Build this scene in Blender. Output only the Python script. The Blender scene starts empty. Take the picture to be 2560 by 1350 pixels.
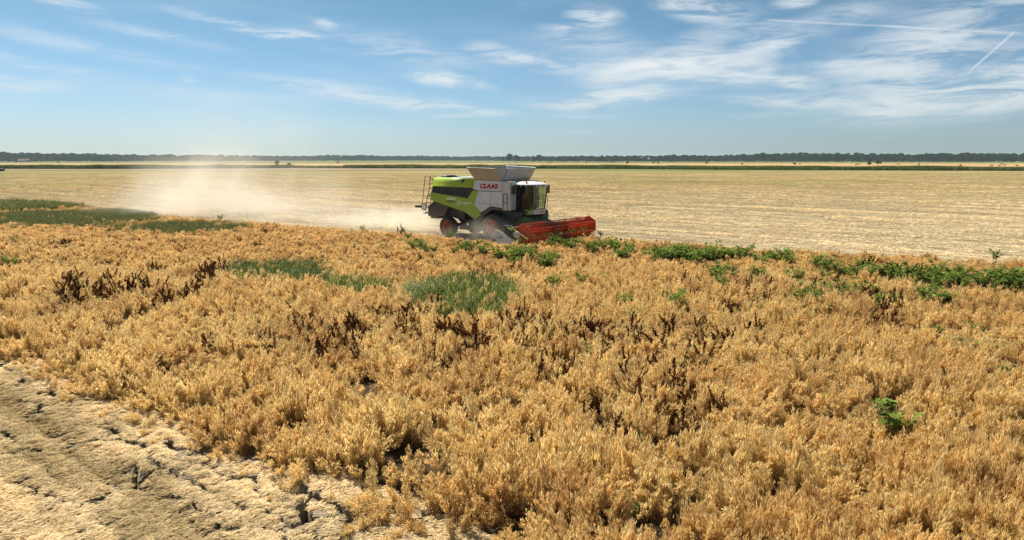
import bpy, math, random
import numpy as np
from mathutils import Vector, Matrix, Euler, noise as mnoise

R = math.radians
S = bpy.context.scene
C = S.collection
random.seed(7)
rng = np.random.default_rng(7)

# ------------------------------------------------------------------ camera, sky, sun, exposure
F_PX, CAM_H = 1707.0, 5.65                      # focal length in pixels of the 2560 px frame, drone height
PITCH = math.atan((675 - 398) / F_PX)
cam = bpy.data.cameras.new('camera')
cam.lens = 36 * F_PX / 2560
cam.clip_start, cam.clip_end = 0.1, 12000
cam_o = bpy.data.objects.new('camera', cam)
cam_o.location = (0, 0, CAM_H)
cam_o.rotation_euler = (math.pi / 2 - PITCH, 0, 0)
C.objects.link(cam_o)
S.camera = cam_o

SUN_EL, SUN_AZ = R(50), R(-38)                  # azimuth from +Y, clockwise positive (sun beyond and to the left)
sun_dir = Vector((math.sin(SUN_AZ) * math.cos(SUN_EL), math.cos(SUN_AZ) * math.cos(SUN_EL), math.sin(SUN_EL)))
sl = bpy.data.lights.new('sun', 'SUN')
sl.energy, sl.angle, sl.color = 5.0, R(0.5), (1.0, 0.94, 0.84)
so = bpy.data.objects.new('sun', sl)
so.rotation_euler = sun_dir.to_track_quat('Z', 'Y').to_euler()
C.objects.link(so)

S.view_settings.view_transform = 'Standard'
S.view_settings.look = 'None'
S.view_settings.exposure = 0.6
S.view_settings.gamma = 1.0
S.view_settings.use_curve_mapping = False
S.render.engine = 'CYCLES'
cy = S.cycles
cy.max_bounces, cy.diffuse_bounces, cy.glossy_bounces = 6, 3, 2
cy.transmission_bounces, cy.transparent_max_bounces, cy.volume_bounces = 4, 10, 2
cy.caustics_reflective = cy.caustics_refractive = False
cy.use_denoising = True
cy.volume_max_steps = 256


def px_ray(x, y):
    cx, cyy = (x - 1280) / F_PX, -(y - 675) / F_PX
    return (cx, math.cos(PITCH) + cyy * math.sin(PITCH), -math.sin(PITCH) + cyy * math.cos(PITCH))


def gp(x, y, z=0.0):
    """the point at height z that the photograph shows at (x, y)"""
    r = px_ray(x, y)
    t = (z - CAM_H) / r[2]
    return r[0] * t, r[1] * t


class NT:
    """small helper for node trees"""
    def __init__(self, tree):
        self.t = tree
        self.n, self.l = tree.nodes, tree.links

    def add(self, kind, **kw):
        nd = self.n.new(kind)
        for k, v in kw.items():
            setattr(nd, k, v)
        return nd

    def put(self, sock, v):
        if hasattr(v, 'links') or hasattr(v, 'is_linked'):
            self.l.new(v, sock)
        elif v is not None:
            if sock.type == 'RGBA' and len(v) == 3:
                v = (*v, 1)
            sock.default_value = v

    def math(self, op, a, b=None, c=None, clamp=False):
        nd = self.add('ShaderNodeMath', operation=op, use_clamp=clamp)
        for i, v in enumerate((a, b, c)):
            if v is not None:
                self.put(nd.inputs[i], v)
        return nd.outputs[0]

    def vmath(self, op, a, b=None, out=0):
        nd = self.add('ShaderNodeVectorMath', operation=op)
        self.put(nd.inputs[0], a)
        if b is not None:
            self.put(nd.inputs[1], b)
        return nd.outputs[out]

    def mix(self, f, a, b, blend='MIX'):
        nd = self.add('ShaderNodeMix', data_type='RGBA', blend_type=blend)
        self.put(nd.inputs[0], f)
        self.put(nd.inputs[6], a)
        self.put(nd.inputs[7], b)
        return nd.outputs[2]

    def rng(self, v, a, b, c=0.0, d=1.0, smooth=True):
        nd = self.add('ShaderNodeMapRange', interpolation_type='SMOOTHSTEP' if smooth else 'LINEAR')
        for i, q in enumerate((v, a, b, c, d)):
            self.put(nd.inputs[i], q)
        return nd.outputs[0]

    def noise(self, vec, scale, detail=3, rough=0.55, dist=0.0):
        nd = self.add('ShaderNodeTexNoise')
        self.put(nd.inputs['Vector'], vec)
        nd.inputs['Scale'].default_value = scale
        nd.inputs['Detail'].default_value = detail
        nd.inputs['Roughness'].default_value = rough
        nd.inputs['Distortion'].default_value = dist
        return nd.outputs['Fac']

    def mapping(self, vec, loc=(0, 0, 0), rot=(0, 0, 0), scale=(1, 1, 1), kind='POINT'):
        nd = self.add('ShaderNodeMapping', vector_type=kind)
        self.put(nd.inputs[0], vec)
        nd.inputs[1].default_value, nd.inputs[2].default_value, nd.inputs[3].default_value = loc, rot, scale
        return nd.outputs[0]


# ---- the sky: Nishita with cirrus laid out by azimuth and elevation
world = bpy.data.worlds.new('World')
S.world = world
world.use_nodes = True
W = NT(world.node_tree)
W.n.clear()
sky = W.add('ShaderNodeTexSky', sky_type='NISHITA')
sky.sun_disc = False
sky.sun_elevation, sky.sun_rotation = SUN_EL, SUN_AZ
sky.altitude, sky.air_density, sky.dust_density, sky.ozone_density = 0, 1.0, 0.6, 2.5
dirv = W.add('ShaderNodeTexCoord').outputs['Generated']
sep = W.add('ShaderNodeSeparateXYZ')
W.l.new(dirv, sep.inputs[0])
az = W.math('ARCTAN2', sep.outputs[0], sep.outputs[1])
el = W.math('ARCSINE', sep.outputs[2])
comb = W.add('ShaderNodeCombineXYZ')
W.l.new(az, comb.inputs[0])
W.l.new(el, comb.inputs[1])
ae = comb.outputs[0]
warp = W.add('ShaderNodeTexNoise')
W.l.new(ae, warp.inputs['Vector'])
warp.inputs['Scale'].default_value = 7
warp.inputs['Detail'].default_value = 3
wv = W.vmath('MULTIPLY', W.vmath('SUBTRACT', warp.outputs['Color'], (0.5, 0.5, 0.5)), (0.05, 0.02, 0))
aew = W.vmath('ADD', ae, wv)
fib_a = W.noise(W.mapping(aew, rot=(0, 0, R(7)), scale=(9, 62, 1)), 1.0, 9, 0.68, 0.5)
fib_b = W.noise(W.mapping(aew, rot=(0, 0, R(-14)), scale=(8, 45, 1)), 1.0, 9, 0.68, 0.7)


def sky_ae(x, y):
    r = Vector(px_ray(x, y)).normalized()
    return math.atan2(r.x, r.y), math.asin(r.z)


# (x, y, half width, half height in photo px, tilt down to the right in degrees, strength, fibre field)
WISPS = [
    (1690, 172, 250, 44, -2, 0.9, 1), (1830, 180, 130, 32, 3, 0.9, 0), (1600, 178, 160, 24, -10, 0.8, 0), (1700, 160, 200, 26, -4, 0.7, 0),
    (1520, 242, 210, 24, -4, 1.2, 0), (1370, 160, 130, 22, 6, 0.75, 0), (1240, 138, 90, 22, 12, 0.55, 0),
    (1110, 200, 120, 18, 8, 1.2, 1), (1480, 42, 70, 26, 4, 0.85, 0), (1760, 16, 140, 34, 8, 0.8, 0),
    (1925, 112, 70, 30, 0, 0.8, 1), (1760, 100, 110, 30, -12, 0.45, 1), (1930, 75, 160, 22, 4, 0.4, 0),
    (2250, 150, 190, 60, -18, 0.6, 1), (2310, 190, 150, 40, -24, 0.5, 1), (1985, 200, 75, 16, 10, 0.95, 0),
    (2050, 248, 220, 18, 2, 0.85, 0), (2420, 252, 280, 42, -5, 0.85, 1), (2480, 222, 200, 45, -10, 0.45, 1),
    (2330, 60, 260, 80, -16, 0.15, 1), (2480, 30, 200, 60, -20, 0.26, 1), (1990, 5, 45, 16, 0, 0.8, 0),
    (2540, 150, 120, 50, 0, 0.4, 1), (2300, 272, 150, 16, 0, 0.6, 0),
    (640, 75, 190, 14, 10, 0.75, 0), (765, 92, 75, 13, 9, 0.7, 0), (815, 62, 32, 12, 10, 0.6, 0),
    (160, 8, 80, 12, 6, 0.5, 0), (200, 112, 260, 18, 8, 0.28, 0), (90, 165, 190, 16, 8, 0.32, 0),
    (60, 208, 120, 16, 4, 0.4, 0), (900, 235, 300, 24, 7, 0.62, 0), (1080, 262, 220, 15, 6, 0.65, 0),
    (1000, 125, 260, 40, 10, 0.28, 0), (1480, 110, 160, 40, 10, 0.30, 0), (1900, 290, 120, 10, -2, 0.35, 0),
    (1130, 290, 70, 6, 0, 0.4, 0), (470, 198, 24, 10, 0, 0.5, 0), (1450, 330, 60, 6, 0, 0.3, 0),
    (1480, 290, 120, 10, 2, 0.3, 0), (560, 235, 300, 20, 3, 0.22, 0), (2010, 360, 60, 6, 0, 0.25, 0),
    (2100, 40, 120, 30, -10, 0.3, 1), (1400, 70, 60, 10, 0, 0.5, 0), (400, 90, 160, 14, 8, 0.28, 0),
    (2230, 180, 240, 18, 4, 0.4, 0), (2100, 160, 90, 14, 2, 0.5, 0),
]
sums = [None, None]
for (x, y, rx, ry, tilt, st, fb) in WISPS:
    a0, e0 = sky_ae(x, y)
    m = W.mapping(aew if ry > 14 else ae, loc=(a0, e0, 0), rot=(0, 0, R(-tilt)), scale=(rx / F_PX * 1.25, ry / F_PX * 1.35, 1), kind='TEXTURE')
    ln = W.vmath('LENGTH', m, out=1)
    v = W.rng(ln, 1.0, 0.0, 0.0, st)
    sums[fb] = v if sums[fb] is None else W.math('ADD', sums[fb], v)
cl = None
for s, f in ((sums[0], fib_a), (sums[1], fib_b)):
    d = W.math('MULTIPLY', s, W.rng(f, 0.36, 0.66, 0.05, 1.3))
    cl = d if cl is None else W.math('ADD', cl, d)
# thin veil everywhere
veil = W.rng(W.noise(W.mapping(aew, rot=(0, 0, R(5)), scale=(2.2, 11, 1)), 1.0, 5, 0.6), 0.42, 0.75, 0.0, 0.15)
cl = W.math('ADD', cl, veil)


def contrail(p, q, w, st, total):
    (a0, e0), (a1, e1) = sky_ae(*p), sky_ae(*q)
    L = math.hypot(a1 - a0, e1 - e0) / 2
    m = W.mapping(ae, loc=((a0 + a1) / 2, (e0 + e1) / 2, 0), rot=(0, 0, math.atan2(e1 - e0, a1 - a0)), scale=(L, w / F_PX, 1), kind='TEXTURE')
    sp = W.add('ShaderNodeSeparateXYZ')
    W.l.new(m, sp.inputs[0])
    ax = W.rng(W.math('ABSOLUTE', sp.outputs[0]), 1.0, 0.82, 0, 1)
    by = W.rng(W.math('ABSOLUTE', sp.outputs[1]), 1.0, 0.2, 0, st)
    return W.math('ADD', total, W.math('MULTIPLY', ax, by))


cl = contrail((1900, 48), (2290, 68), 3.4, 0.22, cl)
cl = contrail((2200, 64), (2570, 84), 3.2, 0.24, cl)
cl = contrail((2420, 182), (2540, 76), 3.4, 0.42, cl)
cl = W.math('MULTIPLY', cl, W.rng(el, 0.0, 0.06, 0.0, 1.0))
cl = W.math('MULTIPLY', W.math('SUBTRACT', 1.0, W.math('POWER', 2.718, W.math('MULTIPLY', cl, -1.35))), 0.97)
skyc = W.mix(1.0, sky.outputs[0], W.mix(W.rng(el, 0.0, 0.2, 0, 1, False), (0.84, 1.07, 1.45), (0.66, 0.93, 1.00)), 'MULTIPLY')
white = W.mix(W.rng(el, 0.03, 0.25), (10.0, 10.6, 10.6), (12.3, 12.6, 12.7))
bg = W.add('ShaderNodeBackground')
W.l.new(W.mix(cl, skyc, white), bg.inputs[0])
bg.inputs[1].default_value = 0.052
wo = W.add('ShaderNodeOutputWorld')
W.l.new(bg.outputs[0], wo.inputs[0])

# ------------------------------------------------------------------ object helpers
def tag(o, label=None, cat=None, group=None, kind=None):
    if label: o['label'] = label
    if cat: o['category'] = cat
    if group: o['group'] = group
    if kind: o['kind'] = kind
    return o


def empty(name, loc=(0, 0, 0), rz=0.0):
    o = bpy.data.objects.new(name, None)
    o.empty_display_size = 0.3
    o.location, o.rotation_euler = loc, (0, 0, rz)
    C.objects.link(o)
    return o


class MB:
    """collects shapes and links them as one mesh object"""
    def __init__(self):
        self.v, self.f, self.c = [], [], []
        self.smooth = []

    def face(self, pts, col=(1, 1, 1), sm=False):
        b = len(self.v)
        self.v += [tuple(p) for p in pts]
        self.f.append(list(range(b, b + len(pts))))
        self.c.append(col)
        self.smooth.append(sm)

    def mesh_part(self, verts, faces, col=(1, 1, 1), sm=False):
        b = len(self.v)
        self.v += [tuple(p) for p in verts]
        for f in faces:
            self.f.append([i + b for i in f])
            self.c.append(col)
            self.smooth.append(sm)

    def box(self, x0, x1, y0, y1, z0, z1, col=(1, 1, 1), top_in=0.0):
        t = top_in
        v = [(x0, y0, z0), (x1, y0, z0), (x1, y1, z0), (x0, y1, z0), (x0 + t, y0 + t, z1), (x1 - t, y0 + t, z1), (x1 - t, y1 - t, z1), (x0 + t, y1 - t, z1)]
        self.mesh_part(v, [(0, 3, 2, 1), (4, 5, 6, 7), (0, 1, 5, 4), (1, 2, 6, 5), (2, 3, 7, 6), (3, 0, 4, 7)], col)

    def prism(self, poly, y0, y1, col=(1, 1, 1), inset=0.0):
        """poly in (x, z), extruded along y"""
        n = len(poly)
        area = sum(poly[i][0] * poly[(i + 1) % n][1] - poly[(i + 1) % n][0] * poly[i][1] for i in range(n))
        if area < 0:
            poly = poly[::-1]
        v = [(p[0], y0, p[1]) for p in poly] + [(p[0], y1, p[1]) for p in poly]
        f = [tuple(range(n)), tuple(range(2 * n - 1, n - 1, -1))]
        f += [(i, i + n, (i + 1) % n + n, (i + 1) % n) for i in range(n)]
        self.mesh_part(v, f, col)

    def tube(self, path, r, n=8, col=(1, 1, 1), closed=False, caps=True):
        P = [Vector(p) for p in path]
        m = len(P)
        rs = r if isinstance(r, (list, tuple)) else [r] * m
        rings, prev = [], None
        for i in range(m):
            a = P[(i - 1) % m] if (closed or i > 0) else P[i]
            b = P[(i + 1) % m] if (closed or i < m - 1) else P[i]
            t = (b - a).normalized()
            if prev is None:
                u = t.orthogonal().normalized()
            else:
                u = (prev - t * prev.dot(t)).normalized()
            prev = u
            w = t.cross(u)
            rings.append([P[i] + (u * math.cos(k * 2 * math.pi / n) + w * math.sin(k * 2 * math.pi / n)) * rs[i] for k in range(n)])
        v = [p for q in rings for p in q]
        f = []
        for i in range(m if closed else m - 1):
            j = (i + 1) % m
            for k in range(n):
                f.append((i * n + k, i * n + (k + 1) % n, j * n + (k + 1) % n, j * n + k))
        self.mesh_part(v, f, col, True)
        if caps and not closed:
            self.face(rings[0][::-1], col)
            self.face(rings[-1], col)

    def lathe(self, prof, centre, axis='y', n=32, col=(1, 1, 1), sm=True):
        """prof: list of (offset along the axis, radius)"""
        v, f = [], []
        m = len(prof)
        for (a, r) in prof:
            for k in range(n):
                t = 2 * math.pi * k / n
                p = {'y': (r * math.cos(t), a, r * math.sin(t)), 'z': (r * math.cos(t), r * math.sin(t), a), 'x': (a, r * math.cos(t), r * math.sin(t))}[axis]
                v.append((centre[0] + p[0], centre[1] + p[1], centre[2] + p[2]))
        for i in range(m - 1):
            for k in range(n):
                f.append((i * n + k, i * n + (k + 1) % n, (i + 1) * n + (k + 1) % n, (i + 1) * n + k))
        self.mesh_part(v, f, col, sm)

    def mesh(self, name, mats, colour=True):
        me = bpy.data.meshes.new(name)
        me.from_pydata(self.v, [], self.f)
        for m in (mats if isinstance(mats, (list, tuple)) else [mats]):
            me.materials.append(m)
        if colour:
            at = me.attributes.new('col', 'FLOAT_COLOR', 'FACE')
            at.data.foreach_set('color', np.array([(*c, 1.0) for c in self.c], np.float32).ravel())
        me.polygons.foreach_set('use_smooth', self.smooth)
        me.update()
        return me

    def build(self, name, mats, parent=None, loc=(0, 0, 0), bevel=0.0, colour=False, recalc=False):
        me = self.mesh(name, mats, colour)
        if recalc:
            import bmesh
            bm = bmesh.new()
            bm.from_mesh(me)
            bmesh.ops.recalc_face_normals(bm, faces=bm.faces)
            bm.to_mesh(me)
            bm.free()
        o = bpy.data.objects.new(name, me)
        C.objects.link(o)
        o.location = loc
        if parent is not None:
            o.parent = parent
        if bevel:
            b = o.modifiers.new('bevel', 'BEVEL')
            b.width, b.segments, b.limit_method = bevel, 2, 'ANGLE'
        return o


def mat(name):
    m = bpy.data.materials.new(name)
    m.use_nodes = True
    T = NT(m.node_tree)
    T.n.clear()
    T.out = T.add('ShaderNodeOutputMaterial')
    return m, T


def paint(name, col, rough=0.4, metal=0.0, dust=0.25, dust_col=(0.42, 0.33, 0.22), low=0.0):
    """painted or plain surface with uneven field dust on it"""
    m, T = mat(name)
    p = T.add('ShaderNodeBsdfPrincipled')
    co = T.add('ShaderNodeTexCoord').outputs['Object']
    n = T.rng(T.noise(co, 2.3, 6, 0.65), 0.38, 0.75, 0.15 * dust, dust)
    if low:                                     # road dust lies thicker towards the wheels
        sz = T.add('ShaderNodeSeparateXYZ')
        T.l.new(co, sz.inputs[0])
        up = T.math('ADD', sz.outputs[2], T.math('MULTIPLY', T.math('SUBTRACT', T.noise(co, 1.1, 4, 0.6), 0.5), 1.6))
        n = T.math('ADD', n, T.rng(up, 2.7, 0.9, 0.0, low), clamp=True)
    T.l.new(T.mix(n, (*col, 1), (*dust_col, 1)), p.inputs['Base Color'])
    T.l.new(T.math('ADD', n, rough, clamp=True), p.inputs['Roughness'])
    p.inputs['Metallic'].default_value = metal
    T.l.new(p.outputs[0], T.out.inputs[0])
    return m


def plant_mat(name, trans=0.35, tint=True, spec=0.0):
    """colour from the mesh times a tint of each plant; part of the light goes through the leaves"""
    m, T = mat(name)
    a = T.add('ShaderNodeAttribute', attribute_name='col')
    c = a.outputs['Color']
    if tint:
        t = T.add('ShaderNodeAttribute', attribute_type='INSTANCER', attribute_name='tint')
        c = T.mix(1.0, c, t.outputs['Color'], 'MULTIPLY')
    else:
        oi = T.add('ShaderNodeObjectInfo')
        k = T.rng(oi.outputs['Random'], 0, 1, 0.75, 1.25, False)
        c = T.mix(1.0, c, T.mix(1.0, (1, 1, 1), k, 'MULTIPLY'), 'MULTIPLY')
    d = T.add('ShaderNodeBsdfDiffuse')
    tr = T.add('ShaderNodeBsdfTranslucent')
    T.l.new(c, d.inputs[0])
    T.l.new(c, tr.inputs[0])
    mx = T.add('ShaderNodeMixShader')
    mx.inputs[0].default_value = trans
    T.l.new(d.outputs[0], mx.inputs[1])
    T.l.new(tr.outputs[0], mx.inputs[2])
    T.l.new(mx.outputs[0], T.out.inputs[0])
    return m


def vhash(ix, iy, seed):
    h = (ix.astype(np.int64) * 374761393 + iy.astype(np.int64) * 668265263 + seed * 974634777) & 0xFFFFFFFF
    h = ((h ^ (h >> 13)) * 1274126177) & 0xFFFFFFFF
    return ((h ^ (h >> 16)) & 0xFFFF) / 65535.0


def vnoise(x, y, seed=0):
    ix, iy = np.floor(x), np.floor(y)
    fx, fy = x - ix, y - iy
    fx, fy = fx * fx * (3 - 2 * fx), fy * fy * (3 - 2 * fy)
    a, b = vhash(ix, iy, seed), vhash(ix + 1, iy, seed)
    c, d = vhash(ix, iy + 1, seed), vhash(ix + 1, iy + 1, seed)
    return (a * (1 - fx) + b * fx) * (1 - fy) + (c * (1 - fx) + d * fx) * fy


def fbm(x, y, seed=0, octs=3):
    s, a, t = 0, 0.5, 0
    for o in range(octs):
        s = s + a * vnoise(x * 2 ** o, y * 2 ** o, seed + o)
        t += a
        a *= 0.5
    return s / t


def scatter(name, pos, rot, scl, idx, tint, variants):
    """one object of stuff: copies of the variant meshes at the given points"""
    n = len(pos)
    me = bpy.data.meshes.new(name)
    me.vertices.add(n)
    me.vertices.foreach_set('co', np.asarray(pos, np.float32).ravel())
    for nm, arr in (('rot', rot), ('scl', scl), ('tint', tint)):
        me.attributes.new(nm, 'FLOAT_VECTOR', 'POINT').data.foreach_set('vector', np.asarray(arr, np.float32).ravel())
    me.attributes.new('idx', 'INT', 'POINT').data.foreach_set('value', np.asarray(idx, np.int32))
    o = bpy.data.objects.new(name, me)
    C.objects.link(o)
    col = bpy.data.collections.new(name + '_sources')
    for k, vm in enumerate(variants):
        col.objects.link(bpy.data.objects.new('%s_source_%02d' % (name, k), vm))
    g = bpy.data.node_groups.new(name, 'GeometryNodeTree')
    g.interface.new_socket('Geometry', in_out='INPUT', socket_type='NodeSocketGeometry')
    g.interface.new_socket('Geometry', in_out='OUTPUT', socket_type='NodeSocketGeometry')
    N = g.nodes
    gi, go = N.new('NodeGroupInput'), N.new('NodeGroupOutput')
    ci = N.new('GeometryNodeCollectionInfo')
    ci.inputs['Collection'].default_value = col
    ci.inputs['Separate Children'].default_value = True
    ci.inputs['Reset Children'].default_value = True
    ip = N.new('GeometryNodeInstanceOnPoints')
    ip.inputs['Pick Instance'].default_value = True

    def na(nm, t):
        a = N.new('GeometryNodeInputNamedAttribute')
        a.data_type = t
        a.inputs['Name'].default_value = nm
        return a.outputs['Attribute']
    e2r = N.new('FunctionNodeEulerToRotation')
    L = g.links
    L.new(na('rot', 'FLOAT_VECTOR'), e2r.inputs[0])
    L.new(e2r.outputs[0], ip.inputs['Rotation'])
    L.new(na('scl', 'FLOAT_VECTOR'), ip.inputs['Scale'])
    L.new(na('idx', 'INT'), ip.inputs['Instance Index'])
    L.new(gi.outputs[0], ip.inputs['Points'])
    L.new(ci.outputs[0], ip.inputs['Instance'])
    L.new(ip.outputs[0], go.inputs[0])
    o.modifiers.new('copies', 'NODES').node_group = g
    return o


# ------------------------------------------------------------------ machine heading and the field's axes
HEAD = R(-38.5)
DX, DY = math.cos(HEAD), math.sin(HEAD)          # along the rows
NX, NY = -DY, DX                                 # across the rows, away from the camera
ORG = (-0.55, 48.9)                              # ground under the middle of the front axle


def sn(x, y):
    return x * DX + y * DY, x * NX + y * NY


def xy(s, n):
    return s * DX + n * NX, s * DY + n * NY


S_O, N_O = sn(*ORG)
far_pts = sorted(sn(*gp(x, y, 0.45)) for x, y in [(0, 497), (250, 515), (500, 545), (900, 572), (1040, 583)])
ahead_pts = sorted(sn(*gp(x, y, 0.45)) for x, y in [(1500, 590), (1800, 612), (2200, 632), (2560, 655)])
S_CUT = S_O + 5.2


def far_edge(s):
    a = np.interp(s, [p[0] for p in far_pts], [p[1] for p in far_pts])
    b = np.interp(s, [p[0] for p in ahead_pts], [p[1] for p in ahead_pts])
    a = np.where(s > S_O - 6.5, np.minimum(a, N_O - 4.1), a)
    return np.where(s < S_CUT, a, b)


def near_edge(s):
    return np.interp(s, (-23, -16.7, -11, -7), (5.75, 6.45, 6.62, 6.68)) + (vnoise(s * 0.9, s * 0 + 3, 5) - 0.5) * 0.8 + (vnoise(s * 0.3, s * 0 + 9, 6) - 0.5) * 0.5


def in_view(x, y, m=1.0):
    return (np.abs(x) < 0.82 * y * m + 5.5) & (y > 7.0)


# ------------------------------------------------------------------ ground
def ground_material():
    m, T = mat('field_ground')
    p = T.add('ShaderNodeBsdfPrincipled')
    pos = T.add('ShaderNodeNewGeometry').outputs['Position']
    sp = T.add('ShaderNodeSeparateXYZ')
    T.l.new(pos, sp.inputs[0])
    rows = T.mapping(pos, rot=(0, 0, -HEAD), scale=(1, 1, 1))       # x along the rows, y across
    r1 = T.noise(T.mapping(rows, scale=(0.05, 0.9, 1)), 1.0, 5, 0.6)
    r2 = T.noise(T.mapping(rows, scale=(0.012, 0.16, 1)), 1.0, 4, 0.55)
    r3 = T.noise(T.mapping(rows, scale=(0.6, 3.0, 1)), 1.0, 4, 0.6)
    fine = T.noise(pos, 6.0, 5, 0.7)
    straw = T.mix(T.rng(r1, 0.38, 0.62), (0.19, 0.14, 0.08), (0.44, 0.345, 0.20))
    straw = T.mix(T.rng(r3, 0.35, 0.7, 0, 0.55), straw, (0.66, 0.53, 0.32))
    soil = T.mix(fine, (0.07, 0.05, 0.03), (0.16, 0.115, 0.07))
    straw = T.mix(T.rng(fine, 0.5, 0.75, 0, 0.5), straw, soil)
    # pale straw near the machine, browner and greener strips farther out
    dist = T.math('ADD', sp.outputs[1], T.math('MULTIPLY', T.math('SUBTRACT', r2, 0.5), 40.0))
    r4 = T.noise(T.mapping(pos, rot=(0, 0, R(4)), scale=(0.02, 0.22, 1)), 1.0, 5, 0.7)
    midc = T.mix(T.rng(r4, 0.36, 0.64), (0.22, 0.145, 0.06), (0.42, 0.32, 0.145))
    straw = T.mix(T.rng(dist, 60, 150, 0, 0.85), straw, midc)
    grn = T.math('MULTIPLY', T.rng(T.noise(T.mapping(pos, scale=(0.007, 0.045, 1)), 1.0, 5, 0.65), 0.46, 0.60), T.rng(dist, 80, 150, 0, 0.8))
    straw = T.mix(grn, straw, (0.19, 0.20, 0.05))
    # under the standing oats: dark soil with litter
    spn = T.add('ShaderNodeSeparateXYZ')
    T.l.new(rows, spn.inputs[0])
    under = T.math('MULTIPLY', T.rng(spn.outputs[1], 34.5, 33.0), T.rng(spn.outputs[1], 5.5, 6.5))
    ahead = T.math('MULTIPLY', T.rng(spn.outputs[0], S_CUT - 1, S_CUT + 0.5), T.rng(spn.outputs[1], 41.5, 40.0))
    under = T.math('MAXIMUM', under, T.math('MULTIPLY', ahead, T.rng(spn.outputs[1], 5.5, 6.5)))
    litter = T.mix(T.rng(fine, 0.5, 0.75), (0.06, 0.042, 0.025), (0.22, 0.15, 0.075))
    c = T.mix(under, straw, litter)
    # beyond the stubble: track, dry meadow, scrubland
    wob = T.noise(T.mapping(pos, scale=(0.004, 0.02, 1)), 1.0, 4, 0.6)
    y2 = T.math('ADD', sp.outputs[1], T.math('MULTIPLY', T.math('SUBTRACT', wob, 0.5), 60.0))
    c = T.mix(T.rng(y2, 335, 345), c, (0.15, 0.15, 0.04))
    track = T.mix(T.rng(sp.outputs[0], -60, 40), (0.30, 0.22, 0.14), (0.20, 0.21, 0.06))
    c = T.mix(T.rng(y2, 350, 372), c, track)
    y3 = T.math('ADD', sp.outputs[1], T.math('MULTIPLY', T.math('SUBTRACT', wob, 0.5), 420.0))
    tan = T.mix(T.rng(T.noise(T.mapping(pos, scale=(0.004, 0.03, 1)), 1.0, 5, 0.65), 0.38, 0.62), (0.36, 0.22, 0.09), (0.56, 0.38, 0.18))
    c = T.mix(T.rng(sp.outputs[1], 440, 470), c, tan)
    scr = T.mix(T.noise(T.mapping(pos, scale=(0.01, 0.04, 1)), 1.0, 4, 0.6), (0.10, 0.13, 0.035), (0.24, 0.22, 0.09))
    c = T.mix(T.rng(y3, 860, 1050), c, scr)
    T.l.new(c, p.inputs['Base Color'])
    p.inputs['Roughness'].default_value = 1.0
    p.inputs['Specular IOR Level'].default_value = 0.05
    b = T.add('ShaderNodeBump')
    b.inputs['Strength'].default_value = 0.8
    b.inputs['Distance'].default_value = 0.12
    T.l.new(T.math('ADD', T.math('ADD', r1, r3), fine), b.inputs['Height'])
    T.l.new(b.outputs[0], p.inputs['Normal'])
    T.l.new(p.outputs[0], T.out.inputs[0])
    return m


PS0, PS1, PN0, PN1 = -27.0, -3.0, 0.5, 7.3          # the patch of cracked soil, along and across the rows
gm = ground_material()
g = MB()
BX = 4600.0
outer = [(-BX, -350), (BX, -350), (BX, 5200), (-BX, 5200)]
inner = [xy(PS0, PN0), xy(PS1, PN0), xy(PS1, PN1), xy(PS0, PN1)]
outer_s = sorted(outer, key=lambda p: math.atan2(p[1] - 15, p[0] + 10))
inner_s = sorted(inner, key=lambda p: math.atan2(p[1] - sum(q[1] for q in inner) / 4, p[0] - sum(q[0] for q in inner) / 4))
best = min(range(4), key=lambda k: sum(math.dist(outer_s[i], inner_s[(i + k) % 4]) for i in range(4)))
inner_s = inner_s[best:] + inner_s[:best]
for i in range(4):
    j = (i + 1) % 4
    g.face([(*outer_s[i], 0), (*outer_s[j], 0), (*inner_s[j], 0), (*inner_s[i], 0)])
tag(g.build('ground', gm), 'wide flat farmland with pale stubble, soil and far dry meadows', 'ground', kind='structure')

# cracked soil under the straw at the lower left: real relief
step = 0.021
ns, nn = int((PS1 - PS0) / step), int((PN1 - PN0) / step)
gs, gn = np.meshgrid(np.linspace(PS0, PS1, ns), np.linspace(PN0, PN1, nn), indexing='ij')
seeds = []
for a in np.arange(PS0 - 1, PS1 + 1, 1.25):
    for b in np.arange(PN0 - 1, PN1 + 1, 0.85):
        seeds.append((a + rng.uniform(-0.45, 0.45), b + rng.uniform(-0.33, 0.33)))
seeds = np.array(seeds)


def crack_dist(s, n):
    """distance to the nearest crack between the soil plates"""
    ws = s + (fbm(s * 1.3, n * 1.3, 11) - 0.5) * 0.55
    wn = n + (fbm(s * 1.3, n * 1.3, 17) - 0.5) * 0.55
    d1 = np.full(s.shape, 1e9)
    d2 = np.full(s.shape, 1e9)
    for (a, b) in seeds:
        d = np.hypot(ws - a, wn - b)
        d2 = np.minimum(d2, np.maximum(d, d1))
        d1 = np.minimum(d1, d)
    d = (d2 - d1) / 2
    for (n0, sd_) in ((5.35, 3), (3.75, 13), (6.45, 23), (2.2, 33)):           # long cracks running along the wheel ruts
        lat = np.abs(n - n0 - (fbm(s * 0.5, s * 0, sd_) - 0.5) * 0.9 - (fbm(s * 2.5, s * 0 + 2, sd_ + 5) - 0.5) * 0.25)
        d = np.minimum(d, lat * 0.55 + 0.06 * (vnoise(s * 0.7, s * 0, sd_ + 9) > 0.62))
    return d


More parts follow.
